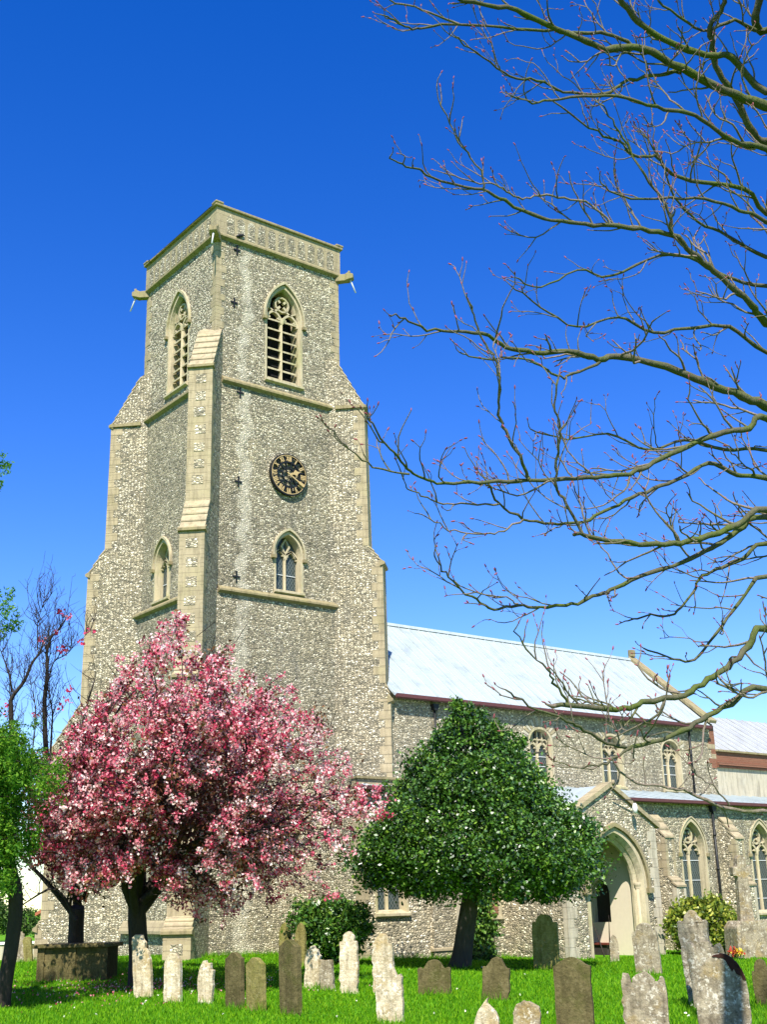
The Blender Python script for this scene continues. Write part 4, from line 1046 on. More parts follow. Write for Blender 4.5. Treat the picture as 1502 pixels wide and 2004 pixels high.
a.tube(smooth([Vector((cb.x, cb.y, cb.z-.2)), at(269, 1930, CD), at(271, 1860, CD), at(268, 1800, CD), fork]), [.36, .33, .30, .28, .27, .26, .26, .25, .25, .25, .24, .24, .24, .23, .23, .23, .22], M['barkdark'], 12)
ends = [(352, 1192), (338, 1225), (300, 1265), (258, 1290), (232, 1330), (385, 1245), (415, 1290), (462, 1255), (500, 1305), (530, 1325), (572, 1335), (600, 1385), (640, 1395), (662, 1430), (640, 1470), (692, 1500), (715, 1540), (748, 1560), (772, 1552), (730, 1590), (700, 1630), (655, 1650), (648, 1712), (600, 1690), (560, 1705), (525, 1745), (490, 1762), (440, 1775), (400, 1770), (345, 1760), (190, 1370), (160, 1415), (135, 1440), (120, 1480), (98, 1520), (105, 1570), (90, 1610), (100, 1650), (140, 1690), (215, 1720)]
mains = []
for k in range(11):
    an = 2*math.pi*k/11+.3; px_ = 268+130+(250*math.cos(an)); e_ = at(300+165*math.cos(an)+(50 if k % 2 else 10), rnd.uniform(1500, 1640), CD+3.0*math.sin(an))
    mains.append(spray(a, fork+Vector((0, 0, rnd.uniform(-.4, .1))), e_, .13, .10, 6, 7, .25))
seeds = []; leafs = []
extra = [(rnd.uniform(290, 430), rnd.uniform(1300, 1560), rnd.uniform(-3.2, -.6), .8) for _ in range(18)]+[(rnd.uniform(110, 560), rnd.uniform(1560, 1760), rnd.uniform(-3.3, -2.2), .9) for _ in range(40)]+[(rnd.uniform(70, 230), rnd.uniform(1450, 1670), rnd.uniform(-3.3, -1.5), .8) for _ in range(22)]+[(rnd.uniform(110, 230), rnd.uniform(1440, 1690), rnd.uniform(-2.4, .5), 1.) for _ in range(24)]+[(rnd.uniform(300, 560), rnd.uniform(1650, 1770), rnd.uniform(-2.5, 1), .8) for _ in range(20)]
inner = [(rnd.uniform(140, 620), rnd.uniform(1330, 1730)) for _ in range(190)]
inner = [(u, v) for u, v in inner if ((u-350)/290)**2+((v-1560)/230)**2 < 1]
tg = [(u, v, rnd.uniform(-1.5, 1.5), 1.) for u, v in ends]+[(u+rnd.uniform(-30, 30), v+rnd.uniform(10, 45), rnd.uniform(-2.6, 2.6), .9) for u, v in ends]+[(u, v, rnd.choice((-1, 1))*rnd.uniform(.8, 3.3)*math.sqrt(max(.05, 1-((u-350)/300)**2)), 1.15) for u, v in inner]
for (u, v, dd, dens) in tg+extra:
    e_ = at(u, v, CD+dd)
    best = min((p for mline in mains for p in mline[4:]), key=lambda p: (p-e_).length+max(0, p.z-e_.z)*.6)
    pts = spray(a, best, e_, .035, .06, 6, 4, .3)
    L = (e_-best).length
    if u > 540: dens *= .68
    for q in range(int(11*dens*max(1.0, L))):
        t_ = 1-abs(rnd.gauss(0, .42)); t_ = max(.12, min(1, t_)); p = pts[min(len(pts)-1, int(t_*(len(pts)-1)))]
        jit = Vector((rnd.gauss(0, .12), rnd.gauss(0, .12), rnd.gauss(0, .10)))
        (seeds if rnd.random() < .70 else leafs).append(p+jit)
    for q in range(5):
        p = pts[rnd.randrange(5, len(pts))]; d_ = Vector((rnd.gauss(0, .3), rnd.gauss(0, .3), rnd.uniform(0, .45))); a.tube([p, p+d_*.5, p+d_], [.012, .009, .004], M['barkdark'], 3, False)
rel(a.build('trunk', recalc=False), cherry)
S = np.array([tuple(p) for p in seeds]); S = S[~inside_building(S)]
B = clusters(S, 18, .06, 0, 21); tn = np.clip(np.repeat(NR.random(len(S))*.7, 18)+NR.normal(.31, .25, len(B)), 0, 1)
quads('blossom', B, .036, M['blossom'], cherry, .85, tint=tn, seed=22)
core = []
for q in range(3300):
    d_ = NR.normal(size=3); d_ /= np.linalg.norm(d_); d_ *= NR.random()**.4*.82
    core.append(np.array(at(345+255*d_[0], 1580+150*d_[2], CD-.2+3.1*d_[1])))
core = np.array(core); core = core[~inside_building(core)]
quads('shade_fill_leaves', clusters(core, 3, .12, 0, 61), .062, M['copper'], cherry, .55, tint=NR.random(len(core)*3)*.55, seed=62)  # dark leaf fill added to thicken the shade below and darken blossom gaps
Lf = clusters(np.array([tuple(p) for p in leafs]), 7, .11, 0, 23); Lf = Lf[~inside_building(Lf)]
quads('young_leaves', Lf, .055, M['copper'], cherry, .5, seed=24)

# second, sparser cherry at the left
ED = 34.5
eb = at(147, 1926, ED); eb.z = hgt(eb.x, eb.y); ch2 = empty('cherry_tree', eb)
tag(ch2, 'sparse cherry with bare upright twigs and few blossoms at the left of the tower', 'tree')
a = MB()
a.tube(smooth([Vector((eb.x, eb.y, eb.z-.2)), at(147, 1900, ED), at(148, 1840, ED), at(150, 1775, ED)]), [.30, .26, .25, .24, .24, .24, .24, .23, .23, .22, .22, .22, .22], M['barkdark'], 10)
f2 = at(150, 1780, ED)
trace = [([(150, 1800), (120, 1760), (80, 1715), (45, 1680), (10, 1640)], .10, 0), ([(150, 1775), (140, 1700), (118, 1600), (95, 1500), (89, 1458), (87, 1402), (87, 1365), (91, 1333), (92, 1290), (91, 1279), (99, 1249), (112, 1235), (129, 1210)], .11, .5), ([(98, 1480), (101, 1425), (102, 1393), (95, 1356), (92, 1333)], .05, .5), ([(147, 1740), (95, 1620), (40, 1510), (24, 1440), (21, 1384), (23, 1365), (47, 1333), (62, 1298), (76, 1279), (84, 1257)], .10, -.6), ([(73, 1272), (73, 1235), (74, 1212), (82, 1190), (87, 1164)], .03, -.6), ([(23, 1355), (17, 1318), (6, 1287), (-4, 1260)], .05, -.6), ([(97, 1320), (106, 1294), (129, 1281), (147, 1262), (175, 1236)], .03, .5), ([(152, 1770), (170, 1690), (160, 1580), (150, 1500), (165, 1400), (185, 1330)], .09, .9), ([(150, 1800), (110, 1740), (60, 1760), (20, 1790)], .05, -1), ([(60, 1700), (55, 1600), (62, 1480), (70, 1400), (60, 1340)], .05, -1)]
bl = [(122, 1198), (135, 1208), (111, 1238), (85, 1253), (158, 1256), (177, 1234), (120, 1273), (126, 1276), (134, 1350), (131, 1372), (118, 1382), (64, 1401), (10, 1390), (8, 1372), (60, 1480)]
for line, r0, dd in trace:
    pts = smooth([at(u, v, ED+dd) for u, v in line], 3); n = len(pts); a.tube(pts, [r0*(1. if line[0][1] > 1735 else .7)*(1-.8*i/(n-1)) for i in range(n)], M['barkdark'], 6)
    for q in range(n*2):
        i = rnd.randrange(n//4, n); p = pts[i]; d_ = Vector((rnd.gauss(0, .28), rnd.gauss(0, .28), rnd.uniform(.35, 1.3)))*rnd.uniform(.5, 1.1)
        mid = p+d_*.45+Vector((rnd.gauss(0, .12), rnd.gauss(0, .12), 0)); ws = smooth([p, mid, p+d_], 3); a.tube(ws, [.011*(1-.7*j/(len(ws)-1)) for j in range(len(ws))], M['barkdark'], 4, False)
        for q2 in range(3):
            s_ = ws[rnd.randrange(2, len(ws))]; e2 = Vector((rnd.gauss(0, .16), rnd.gauss(0, .16), rnd.uniform(.1, .4))); a.tube([s_, s_+e2*.5+Vector((rnd.gauss(0, .03), 0, 0)), s_+e2], [.0065, .005, .0035], M['barkdark'], 3, False)
seeds = [at(u, v, ED+.4) for u, v in bl]
low2 = [(rnd.uniform(60, 240), rnd.uniform(1480, 1700)) for _ in range(60)]
for (u, v) in low2:
    e_ = at(u, v, ED+rnd.uniform(-2.2, 2)); s0 = at(rnd.uniform(130, 165), rnd.uniform(1650, 1790), ED); pts = spray(a, s0, e_, .03, .04, 6, 4, .3)
    for q in range(15):
        p = pts[rnd.randrange(5, len(pts))]; seeds.append(p+Vector((rnd.gauss(0, .2), rnd.gauss(0, .2), rnd.gauss(0, .18))))
rel(a.build('trunk', recalc=False), ch2)
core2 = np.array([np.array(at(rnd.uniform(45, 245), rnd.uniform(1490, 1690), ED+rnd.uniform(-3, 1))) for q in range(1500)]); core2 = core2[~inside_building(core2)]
quads('shade_fill_leaves', clusters(core2, 3, .14, 0, 63), .06, M['copper'], ch2, .55, tint=NR.random(len(core2)*3)*.6, seed=64)  # dark leaves added so this crown throws more shade on the tomb
S = np.array([tuple(p) for p in seeds]); B = clusters(S, 11, .07, 0, 31); quads('blossom', B, .05, M['blossom'], ch2, .85, tint=np.clip(NR.normal(.35, .25, len(B)), 0, 1), seed=32)
Lf = clusters(S[15::3], 6, .16, 0, 33); quads('young_leaves', Lf, .05, M['copper'], ch2, .5, seed=34)

# feathery green tree at the left edge
GD = 27.
gb = at(5, 1985, GD); gb.z = hgt(gb.x, gb.y); gt = empty('feathery_tree', gb); tag(gt, 'bright green feathery tree with drooping sprays cut off by the left edge', 'tree')
a = MB()
a.tube(smooth([gb-Vector((0, 0, .2)), at(8, 1930, GD), at(22, 1850, GD), at(30, 1760, GD), at(10, 1660, GD), at(-60, 1450, GD), at(-90, 1150, GD), at(-100, 850, GD)]), [.17]*6+[.16]*8+[.13]*8+[.1]*7, M['barkdark'], 9)
pts = []
tips = [(35, 1440), (70, 1425), (20, 1500), (75, 1470), (110, 1490), (60, 1520), (20, 1560), (90, 1550), (45, 1580), (70, 1610), (15, 1640), (40, 1660), (120, 1480), (30, 1700), (-20, 1450), (-60, 1500), (-80, 1600), (-40, 1380), (-90, 1300), (12, 1165), (24, 1222), (5, 1185), (0, 905), (-20, 940), (-60, 1050), (-70, 1150), (-90, 950), (-120, 1200), (5, 1720), (-30, 1650), (105, 1500), (50, 1450), (5, 1420)]+[(rnd.uniform(-330, -20), rnd.uniform(1050, 1700)) for _ in range(46)]+[(rnd.uniform(-260, 60), rnd.uniform(1470, 1730)) for _ in range(34)]+[(rnd.uniform(0, 100), rnd.uniform(1430, 1640)) for _ in range(14)]
for (u, v) in tips:
    s0 = at(-75+rnd.uniform(-10, 25), v+rnd.uniform(20, 90), GD); e_ = at(u, v, GD+rnd.uniform(-1.8, 1.5)); L_ = spray(a, s0, e_, .03, .10, 6, 4, .2)
    small = (u < 30 and v < 1300)
    for q in range(19 if not small else 9):
        p = L_[rnd.randrange(5 if not small else 10, len(L_))]+Vector((rnd.gauss(0, .16), rnd.gauss(0, .16), rnd.gauss(0, .1))); ln = rnd.uniform(.15, .65) if not small else rnd.uniform(.1, .25)
        for j in range(int(85*ln)+16):
            t_ = rnd.random(); pts.append(p+Vector((rnd.gauss(0, .06), rnd.gauss(0, .06), -ln*t_)))
rel(a.build('trunk', recalc=False), gt)
quads('foliage', np.array([tuple(p) for p in pts]), .045, M['feather'], gt, .35, seed=41)

# ------------------------------------------------------------------ shrubs
def shrub(name, label, cu, cv, D, wpx, hpx, n, m, sz, seed, cat='shrub', flower=None):
    p = at(cu, cv+hpx/2, D); p.z = hgt(p.x, p.y); o = empty(name, p); tag(o, label, cat)
    r = np.random.default_rng(seed); k = D/FPX; c = at(cu, cv, D); pts = []
    for i in range(int(n/40)):
        d_ = r.normal(size=3); d_ /= np.linalg.norm(d_); rr = r.uniform(.45, 1)**.5
        q = np.array(c)+RT*d_[0]*wpx/2*k*rr*.9+np.array([0, 0, 1.])*d_[2]*hpx/2*k*rr*.9+np.array([FW[0], FW[1], 0])*d_[1]*wpx/2*k*.7*rr
        pts.append(q+r.normal(size=(40, 3))*.12)
    P_ = np.concatenate(pts); P_ = P_[~inside_building(P_)]; P_ = P_[P_[:, 2] > p.z+.02]
    quads('foliage', P_, sz, m, o, .55, seed=seed+1)
    a = MB()
    for i in range(9 if n > 400 else 2):
        e_ = c+Vector((r.normal()*.35*wpx*k*.6, r.normal()*.3, r.uniform(-.2, .3)*hpx*k)); s0 = p+Vector((r.normal()*.2, r.normal()*.2, -.05))
        if e_.y > AY-.3 and e_.x > AW: e_.y = AY-.3
        a.tube(smooth([s0, s0.lerp(e_, .5)+Vector((0, 0, .1)), e_], 3), [.03, .028, .025, .02, .016, .012, .008], M['barkdark'], 5)
    rel(a.build('stems'), o)
    if flower:
        f = at(flower[0], flower[1], D-.8); quads('flower_head', clusters([f], 26, .07, 0, 5), .06, M['blossom'], o, .9, seed=3)
    return o
shrub('shrub', 'bushy green shrub with one pink flower head between the headstones and aisle', 655, 1815, 37.5, 165, 125, 9000, M['rhodo'], .075, 51, flower=(660, 1752))
shrub('shrub', 'wispy upright green shrub beside the left of the flowering bush', 583, 1800, 38, 30, 90, 500, M['rhodo'], .06, 53)
shrub('shrub', 'dark ivy like bush growing behind the holly trunk', 945, 1815, 42.2, 62, 150, 4200, M['rhodo'], .07, 55)
shrub('shrub', 'low bright green plant at the foot of the holly', 938, 1878, 40.6, 56, 42, 1600, M['rhodo'], .07, 57)
shrub('shrub', 'rounded yellow green variegated bush under the aisle window', 1380, 1812, 44, 165, 120, 9500, M['yellowleaf'], .08, 59)
shrub('shrub', 'small dark leafy bush inside the porch opening', 1172, 1795, 43.1, 18, 50, 300, M['rhodo'], .05, 61)
for (u, v, m, lb, nm) in ((1437, 1848, 'red', 'bunch of red flowers on the grass beside the cross plinth', 'flower_bunch'), (1446, 1856, 'yellow', 'bunch of yellow flowers on the grass beside the cross plinth', 'flower_bunch')):
    p = onground(u, v+16); p = at(u, v, 40.); p.z = hgt(p.x, p.y)
    o = empty(nm, p); tag(o, lb, 'flowers'); r = np.random.default_rng(u)
    quads('petals', np.array(p)+np.array([0, 0, .24])+r.normal(size=(70, 3))*np.array([.09, .09, .05]), .045, M[m], o, .9, seed=u)
    quads('leaves', np.array(p)+np.array([0, 0, .1])+r.normal(size=(50, 3))*np.array([.1, .1, .06]), .06, M['rhodo'], o, .3, seed=u+1)

# ------------------------------------------------------------------ far left: cottage, wall, trees
p = at(100, 1850, 62); gz = hgt(p.x, p.y)
zc_ = at(96, 1786, 62).z; k = 62/FPX
ct_ = empty('cottage', (p.x, p.y, gz)); tag(ct_, 'small white rendered cottage glimpsed left of the tower base', 'cottage')
U_ = Vector((RT[0], RT[1], 0)).normalized(); N_ = Vector((-U_.y, U_.x, 0))
TT = lambda x, y, z: (U_*x+N_*y+Vector((0, 0, z-gz)))
a = MB(); x0, x1 = -22*k, 90*k; xm = (x0+x1)/2; zr = zc_+ (xm-x0)*.55
a.prism([(x0, gz-.3), (x1, gz-.3), (x1, zc_), (xm, zr), (x0, zc_)], lambda x, z, y: TT(x, y, z), 0, 7, M['white']); a.build('wall', ct_)
a = MB()
a.prism([(x0-.3, zc_-.16), (xm, zr), (xm, zr+.15), (x0-.3, zc_)], lambda x, z, y: TT(x, y, z), -.2, 7.2, M['tile']); a.prism([(x1+.3, zc_-.16), (xm, zr), (xm, zr+.15), (x1+.3, zc_)], lambda x, z, y: TT(x, y, z), -.2, 7.2, M['tile']); a.build('roof', ct_)
a = MB(); a.tube([TT(x0+.2, -.06, gz), TT(x0+.2, -.06, zc_-.05)], [.05, .05], M['wood'], 6); a.build('drainpipe', ct_)
a = MB(); q = at(-400, 1880, 52); q2 = at(84, 1882, 55)
dv = (q2-q); dv.z = 0; ln = dv.length; dv.normalize(); nv = Vector((-dv.y, dv.x, 0)); zt_ = at(70, 1842, 55).z; g0 = hgt(q2.x, q2.y)
bw = empty('boundary_wall', (q2.x, q2.y, g0)); tag(bw, 'low tan brick churchyard wall with pale coping behind the three left stones', 'wall')
TW = lambda x, y, z: (-dv*x+nv*y+Vector((0, 0, z-g0)))
a = MB(); a.box(0, ln, 0, .35, g0-.4, zt_-.1, M['render'], TW); a.build('brickwork', bw)
a = MB(); a.box(-.05, ln, -.06, .41, zt_-.1, zt_, M['white'], TW); a.build('coping', bw)
def fartree(u, vtop, vbase, D, wpx, label, seed, n=2600):
    p = at(u, vbase, D); p.z = hgt(p.x, p.y); o = empty('broadleaf_tree', p); tag(o, label, 'tree', 'trees beyond the churchyard wall')
    r = np.random.default_rng(seed); top = at(u, vtop, D).z; h = top-p.z; c = np.array([p.x, p.y, p.z+h*.6]); pts = []
    for i in range(n//30):
        d_ = r.normal(size=3); d_ /= np.linalg.norm(d_); q_ = c+d_*np.array([wpx*D/FPX/2, wpx*D/FPX/2, h*.42])*r.uniform(.4, 1)**.5; pts.append(q_+r.normal(size=(30, 3))*h*.06)
    quads('crown', np.concatenate(pts), h*.035, M['hedge'], o, .7, seed=seed)
    a = MB(); a.tube([(p.x, p.y, p.z-.3), (p.x, p.y, p.z+h*.4), (p.x, p.y, p.z+h*.8)], [h*.04, h*.03, h*.01], M['barkdark'], 7); rel(a.build('trunk'), o)
fartree(45, 1778, 1860, 85, 60, 'rounded green tree beyond the wall left of the cottage', 71)
fartree(-10, 1765, 1860, 88, 70, 'taller green tree beyond the wall at the left edge', 72)
fartree(78, 1806, 1860, 82, 34, 'small green tree beyond the wall beside the white cottage', 73)

# ------------------------------------------------------------------ bare budding tree at the right
LIMBS = [  # (pixel polyline from trunk side to tip, width px at start, width at tip, depth at start, depth at tip)
 ([(1501, 206), (1418, 177), (1334, 135), (1261, 94), (1188, 94), (1116, 68), (1011, 21), (944, 8), (880, -8)], 21, 6, 10.5, 9),
 ([(1240, 88), (1188, 66), (1136, 65), (1084, 62), (1011, 57), (897, 49), (840, 52), (808, 57), (780, 44), (752, 34)], 8, 3, 10, 9),
 ([(897, 49), (840, 23), (788, 8), (740, -8)], 5, 3, 9.2, 8.8),
 ([(1501, 180), (1433, 112), (1397, 109), (1334, 94), (1272, 60), (1235, 26), (1210, -8)], 14, 10, 11.2, 10.6),
 ([(1501, 291), (1459, 284), (1418, 265), (1360, 226), (1298, 213), (1267, 203), (1188, 187), (1095, 193), (1043, 200), (1001, 187)], 12, 3, 10, 8.6),
 ([(1334, 140), (1277, 148), (1220, 161), (1183, 185), (1105, 180), (1053, 156), (1001, 151), (949, 115), (918, 94), (892, 73)], 8, 2.5, 10.2, 9),
 ([(1501, 416), (1459, 370), (1355, 354), (1308, 333), (1282, 304), (1240, 304), (1214, 276), (1152, 250), (1084, 198)], 10, 3, 10.4, 9),
 ([(1501, 432), (1449, 411), (1381, 390), (1293, 388), (1220, 385), (1178, 359)], 8, 3, 9.6, 9),
 ([(1501, 628), (1475, 598), (1438, 567), (1386, 520), (1355, 494), (1319, 461), (1256, 448), (1194, 440), (1131, 437), (1063, 427), (990, 395), (944, 370), (876, 359), (824, 333), (788, 323), (762, 307)], 15, 2.5, 9.8, 8.2),
 ([(1194, 436), (1157, 400), (1105, 388), (1058, 382), (1022, 390), (990, 374), (964, 359), (918, 354), (871, 338)], 5, 2.5, 9, 8.6),
 ([(949, 375), (944, 343), (913, 297), (887, 255), (863, 203), (856, 161)], 4.5, 2, 8.5, 8.3),
 ([(1316, 458), (1303, 401), (1272, 359), (1230, 286), (1199, 234), (1178, 203)], 7, 2.5, 9.3, 9.1),
 ([(1501, 275), (1470, 250), (1443, 193), (1407, 140), (1397, 94), (1391, 52), (1412, 22), (1420, -10)], 15, 8, 11.6, 11),
 ([(1501, 793), (1455, 776), (1382, 747), (1302, 719), (1217, 699), (1172, 705), (1115, 688), (1047, 688), (990, 679), (956, 657), (900, 648), (837, 643), (792, 623), (763, 617)], 19, 2.5, 9.3, 7.8),
 ([(1178, 708), (1121, 733), (1092, 736), (1050, 710), (1000, 700), (930, 700), (900, 690)], 6, 2.5, 8.6, 8.3),
 ([(1501, 821), (1467, 835), (1404, 850), (1348, 872), (1280, 906), (1234, 926), (1177, 932), (1126, 935), (1036, 940), (956, 943), (888, 946), (837, 940), (803, 923), (780, 895), (746, 855), (718, 810)], 13, 3, 9, 7.2),
 ([(803, 929), (752, 920), (712, 901), (678, 872), (650, 838)], 4.5, 2.5, 7.4, 7.1),
 ([(1036, 940), (1019, 895), (990, 844), (976, 810), (978, 764), (973, 713), (951, 674), (934, 628), (922, 594)], 7.5, 3, 8, 7.8),
 ([(1501, 937), (1444, 929), (1387, 906), (1336, 935), (1280, 957), (1223, 980), (1178, 1006), (1132, 1023), (1081, 1025), (1024, 1014), (979, 986), (956, 946)], 10, 4, 9.4, 8),
 ([(979, 988), (917, 988), (866, 986), (826, 971), (797, 952), (789, 935)], 4.5, 2, 8, 7.6),
 ([(1024, 1018), (985, 1037), (945, 1045), (888, 1040), (854, 1023), (820, 1003)], 4.5, 2, 8, 7.7),
 ([(1501, 997), (1444, 1031), (1370, 1054), (1319, 1065), (1251, 1062), (1183, 1057), (1138, 1045), (1124, 1048)], 14, 7, 8.8, 8),
 ([(1138, 1042), (1109, 986), (1087, 952), (1090, 901), (1098, 844), (1087, 804), (1092, 742)], 7, 3.5, 8.1, 7.9),
 ([(1501, 1010), (1444, 1040), (1404, 1065), (1353, 1093), (1274, 1122), (1206, 1150), (1172, 1164), (1121, 1181), (1058, 1190), (1013, 1184), (968, 1193), (934, 1173), (894, 1145), (866, 1116), (849, 1082)], 12, 2.5, 9.4, 7.8),
 ([(1013, 1184), (985, 1167), (934, 1162), (894, 1139)], 3.5, 2, 8, 7.8),
 ([(1501, 1065), (1455, 1093), (1404, 1116), (1370, 1133), (1353, 1167), (1319, 1204), (1274, 1204), (1230, 1215)], 9, 3, 9.6, 9),
 ([(1501, 1233), (1468, 1266), (1424, 1304), (1386, 1331), (1342, 1359), (1260, 1375), (1222, 1389), (1151, 1383), (1090, 1381)], 14, 9, 8.6, 7.6),
 ([(1112, 1378), (1085, 1337), (1071, 1309), (1030, 1271), (1008, 1227)], 6, 2.5, 7.7, 7.5),
 ([(1501, 1348), (1430, 1378), (1375, 1408), (1320, 1438), (1238, 1463), (1200, 1457), (1145, 1430), (1112, 1411), (1036, 1381), (992, 1348)], 13, 3, 8.4, 7.2),
 ([(1238, 1463), (1205, 1485), (1172, 1498), (1137, 1500)], 7, 3, 7.7, 7.5),
 ([(1186, 1475), (1233, 1523), (1298, 1539), (1337, 1545), (1397, 1572), (1440, 1585), (1502, 1590)], 4, 7, 7.7, 8),
 ([(1430, 1575), (1402, 1545), (1364, 1517), (1348, 1490)], 4, 2, 7.9, 7.8),
 ([(1501, 560), (1420, 540), (1350, 505), (1290, 500), (1200, 540), (1130, 530), (1060, 560), (1010, 545)], 8, 2.5, 10.5, 9.6),
 ([(1501, 690), (1430, 640), (1360, 640), (1280, 650), (1210, 620), (1130, 640), (1060, 600), (1000, 560)], 9, 2.5, 10.2, 9.2),
 ([(1501, 880), (1420, 880), (1340, 860), (1270, 880), (1190, 850), (1110, 860), (1040, 840)], 8, 2.5, 10.4, 9.5),
 ([(1501, 1130), (1450, 1180), (1400, 1240), (1360, 1290), (1320, 1290), (1260, 1270)], 9, 3, 9.2, 8.7),
 ([(1480, 60), (1440, 40), (1380, 60), (1340, 40), (1290, 0)], 9, 4, 11.5, 11),
 ([(1502, 60), (1478, 40), (1490, -10)], 18, 14, 11.6, 11.4),
 ([(1501, 500), (1440, 470), (1380, 440), (1330, 400), (1300, 330), (1260, 260)], 8, 2.5, 11, 10.4),
]
tp = [(1800, 2400), (1790, 1900), (1770, 1300), (1750, 800), (1740, 400), (1700, 0), (1690, -400)]
TD = 10.4
btp = at(1795, 2100, TD); btp.z = hgt(btp.x, btp.y)
bare = empty('bare_tree', btp); tag(bare, 'bare budding tree with mossy branches reaching in from the right', 'tree')
trunk = [Vector((btp.x, btp.y, btp.z-.3)), Vector((btp.x, btp.y, btp.z+1.0))]+[at(u, v, TD) for u, v in tp[2:]]
a = MB(); sp_ = smooth(trunk, 5); a.tube(sp_, [.36-.24*i/(len(sp_)-1) for i in range(len(sp_))], M['barkbare'], 12); 
br = MB(); buds = MB(); allpts = []
def twig(p, d, L, r, lev):
    n = max(3, int(L/.055)); pts = [p]; d = d.normalized(); kids = []
    for i in range(n):
        d = (d+Vector((rnd.gauss(0, .2), rnd.gauss(0, .2), rnd.gauss(.09, .18)))).normalized(); p = p+d*(L/n); pts.append(p)
        if lev < 2 and i > 0 and rnd.random() < (.42 if lev == 0 else .28): kids.append((p, d, i/n))
    br.tube(pts, [r*(1-.5*i/n) for i in range(n+1)], M['twig'], 5 if lev == 0 else 4, False)
    # swollen bud at the tip and a few along it
    for q in [pts[-1]]+[pts[i] for i in range(1, n) if rnd.random() < .13]:
        dd = (d+Vector((rnd.gauss(0, .3), rnd.gauss(0, .3), rnd.gauss(0, .3)))).normalized(); s_ = rnd.uniform(.5, .85)
        buds.tube([q, q+dd*.012*s_, q+dd*.026*s_, q+dd*.036*s_], [.004, .0075*s_, .006*s_, .001], M['bud'], 5, False)
    for (q, dd, t_) in kids:
        ax = Vector((rnd.gauss(0, 1), rnd.gauss(0, 1), rnd.gauss(0, 1))); side = dd.cross(ax).normalized()
        nd = dd*.75+side*rnd.uniform(.4, .9)+Vector((0, 0, .3))
        twig(q, nd, L*rnd.uniform(.3, .6)*(1-.4*t_), r*.62, lev+1)
for (line, w0, w1, d0, d1) in LIMBS:
    n = len(line); ctrl = [at(u, v, d0+(d1-d0)*i/(n-1)) for i, (u, v) in enumerate(line)]
    start_edge = line[0][0] >= 1495
    if start_edge:     # continue out of view to the trunk
        s0 = ctrl[0]; zt_ = s0.z-.5; tq = min(sp_, key=lambda q: abs(q.z-zt_)); ctrl = [tq, tq.lerp(s0, .5)+Vector((0, 0, .12))]+ctrl
    pts = smooth(ctrl, 4); m_ = len(pts); dep = (d0+d1)/2
    r0, r1 = w0*d0/FPX/2*1.0, w1*d1/FPX/2*1.1
    k0 = 8 if start_edge else 0
    lump = [1+.10*rnd.gauss(0, 1)*(rnd.random() < .3) for _ in range(m_)]
    rr = [lump[i]*(r0*1.25 if i < k0 else r0+(r1-r0)*((i-k0)/(m_-1-k0))**.8)*(1+.06*math.sin(i*1.7)) for i in range(m_)]
    pts = [p+Vector((rnd.gauss(0, .006), rnd.gauss(0, .006), rnd.gauss(0, .006))) for p in pts]
    (a if w0 > 100 else br).tube(pts, rr, M['barkbare'] if w0 > 5 else M['twig'], 8)
    d_end = (pts[-1]-pts[-2]).normalized(); twig(pts[-1], d_end, .08, r1, 2)
    i = max(k0-2, 1)
    acc = 0.
    while i < m_-1:
        seg = (pts[i+1]-pts[i]); acc += seg.length
        if acc > (.13 if w0 > 4 else .165):
            acc = 0; d = seg.normalized(); ax = Vector((rnd.gauss(0, 1), rnd.gauss(0, 1), rnd.gauss(0, .6))); side = d.cross(ax).normalized()
            L = rnd.uniform(.18, .58)*(1 if w0 > 6 else .6)*(1-.5*max(0, (i-k0)/(m_-k0)-.4))
            twig(pts[i], d*.8+side*rnd.uniform(.35, .9)+Vector((0, 0, .15)), L, max(.0055, min(rr[i]*.5, .0105)), 0 if L > .35 else 1)
        i += 1
def off_view(p):
    d = np.array(p)-CAM; w_ = d @ FW
    if w_ < .3: return True
    u, v = 751+FPX*(d @ RT)/w_, 1002-FPX*(d @ UP)/w_
    return u > 1512 or v < -10 or u < -10
def big_limb(pts, r0, r1):
    pts = smooth(pts, 5); n = len(pts)
    cut = next((i for i, p in enumerate(pts) if not off_view(p)), len(pts)); pts = pts[:max(0, cut-1)]
    if len(pts) < 4: return
    n = len(pts); r1 = .012; br.tube(pts, [r0+(r1-r0)*(i/(n-1))**1.3 for i in range(n)], M['barkbare'], 8)
    for i in range(n//3, n):
        d = (pts[i]-pts[i-1]).normalized(); e_ = pts[i]+d*.8+Vector((rnd.gauss(0, .5), rnd.gauss(0, .5), rnd.uniform(0, .7)))
        if all(off_view(pts[i].lerp(e_, t_)+Vector((0, 0, .3))) for t_ in (.3, .6, 1, 1.4)): br.tube(smooth([pts[i], pts[i].lerp(e_, .5)+Vector((rnd.gauss(0, .1), rnd.gauss(0, .1), .05)), e_], 3), [.03, .027, .024, .02, .016, .012, .008], M['twig'], 5, False)
tx, ty = trunk[3].x, trunk[3].y
big_limb([Vector((tx, ty, 8)), Vector((-10.4, -31.5, 11)), Vector((-9.75, -31.1, 12.9)), Vector((-8.7, -30.3, 15))], .17, .10)
big_limb([Vector((tx, ty, 9)), Vector((-10.6, -31.9, 12)), Vector((-9.5, -31.7, 13.2)), Vector((-8.2, -31.9, 14.2))], .14, .09)
big_limb([Vector((tx, ty, 5.5)), Vector((-9, -30.9, 7.6)), Vector((-6.5, -29.8, 8.5)), Vector((-4.6, -29.4, 10))], .17, .10)
big_limb([Vector((tx, ty, 4.5)), Vector((-9, -31.6, 6.4)), Vector((-6.9, -30.4, 9.0)), Vector((-5.9, -29.2, 10.4))], .15, .09)
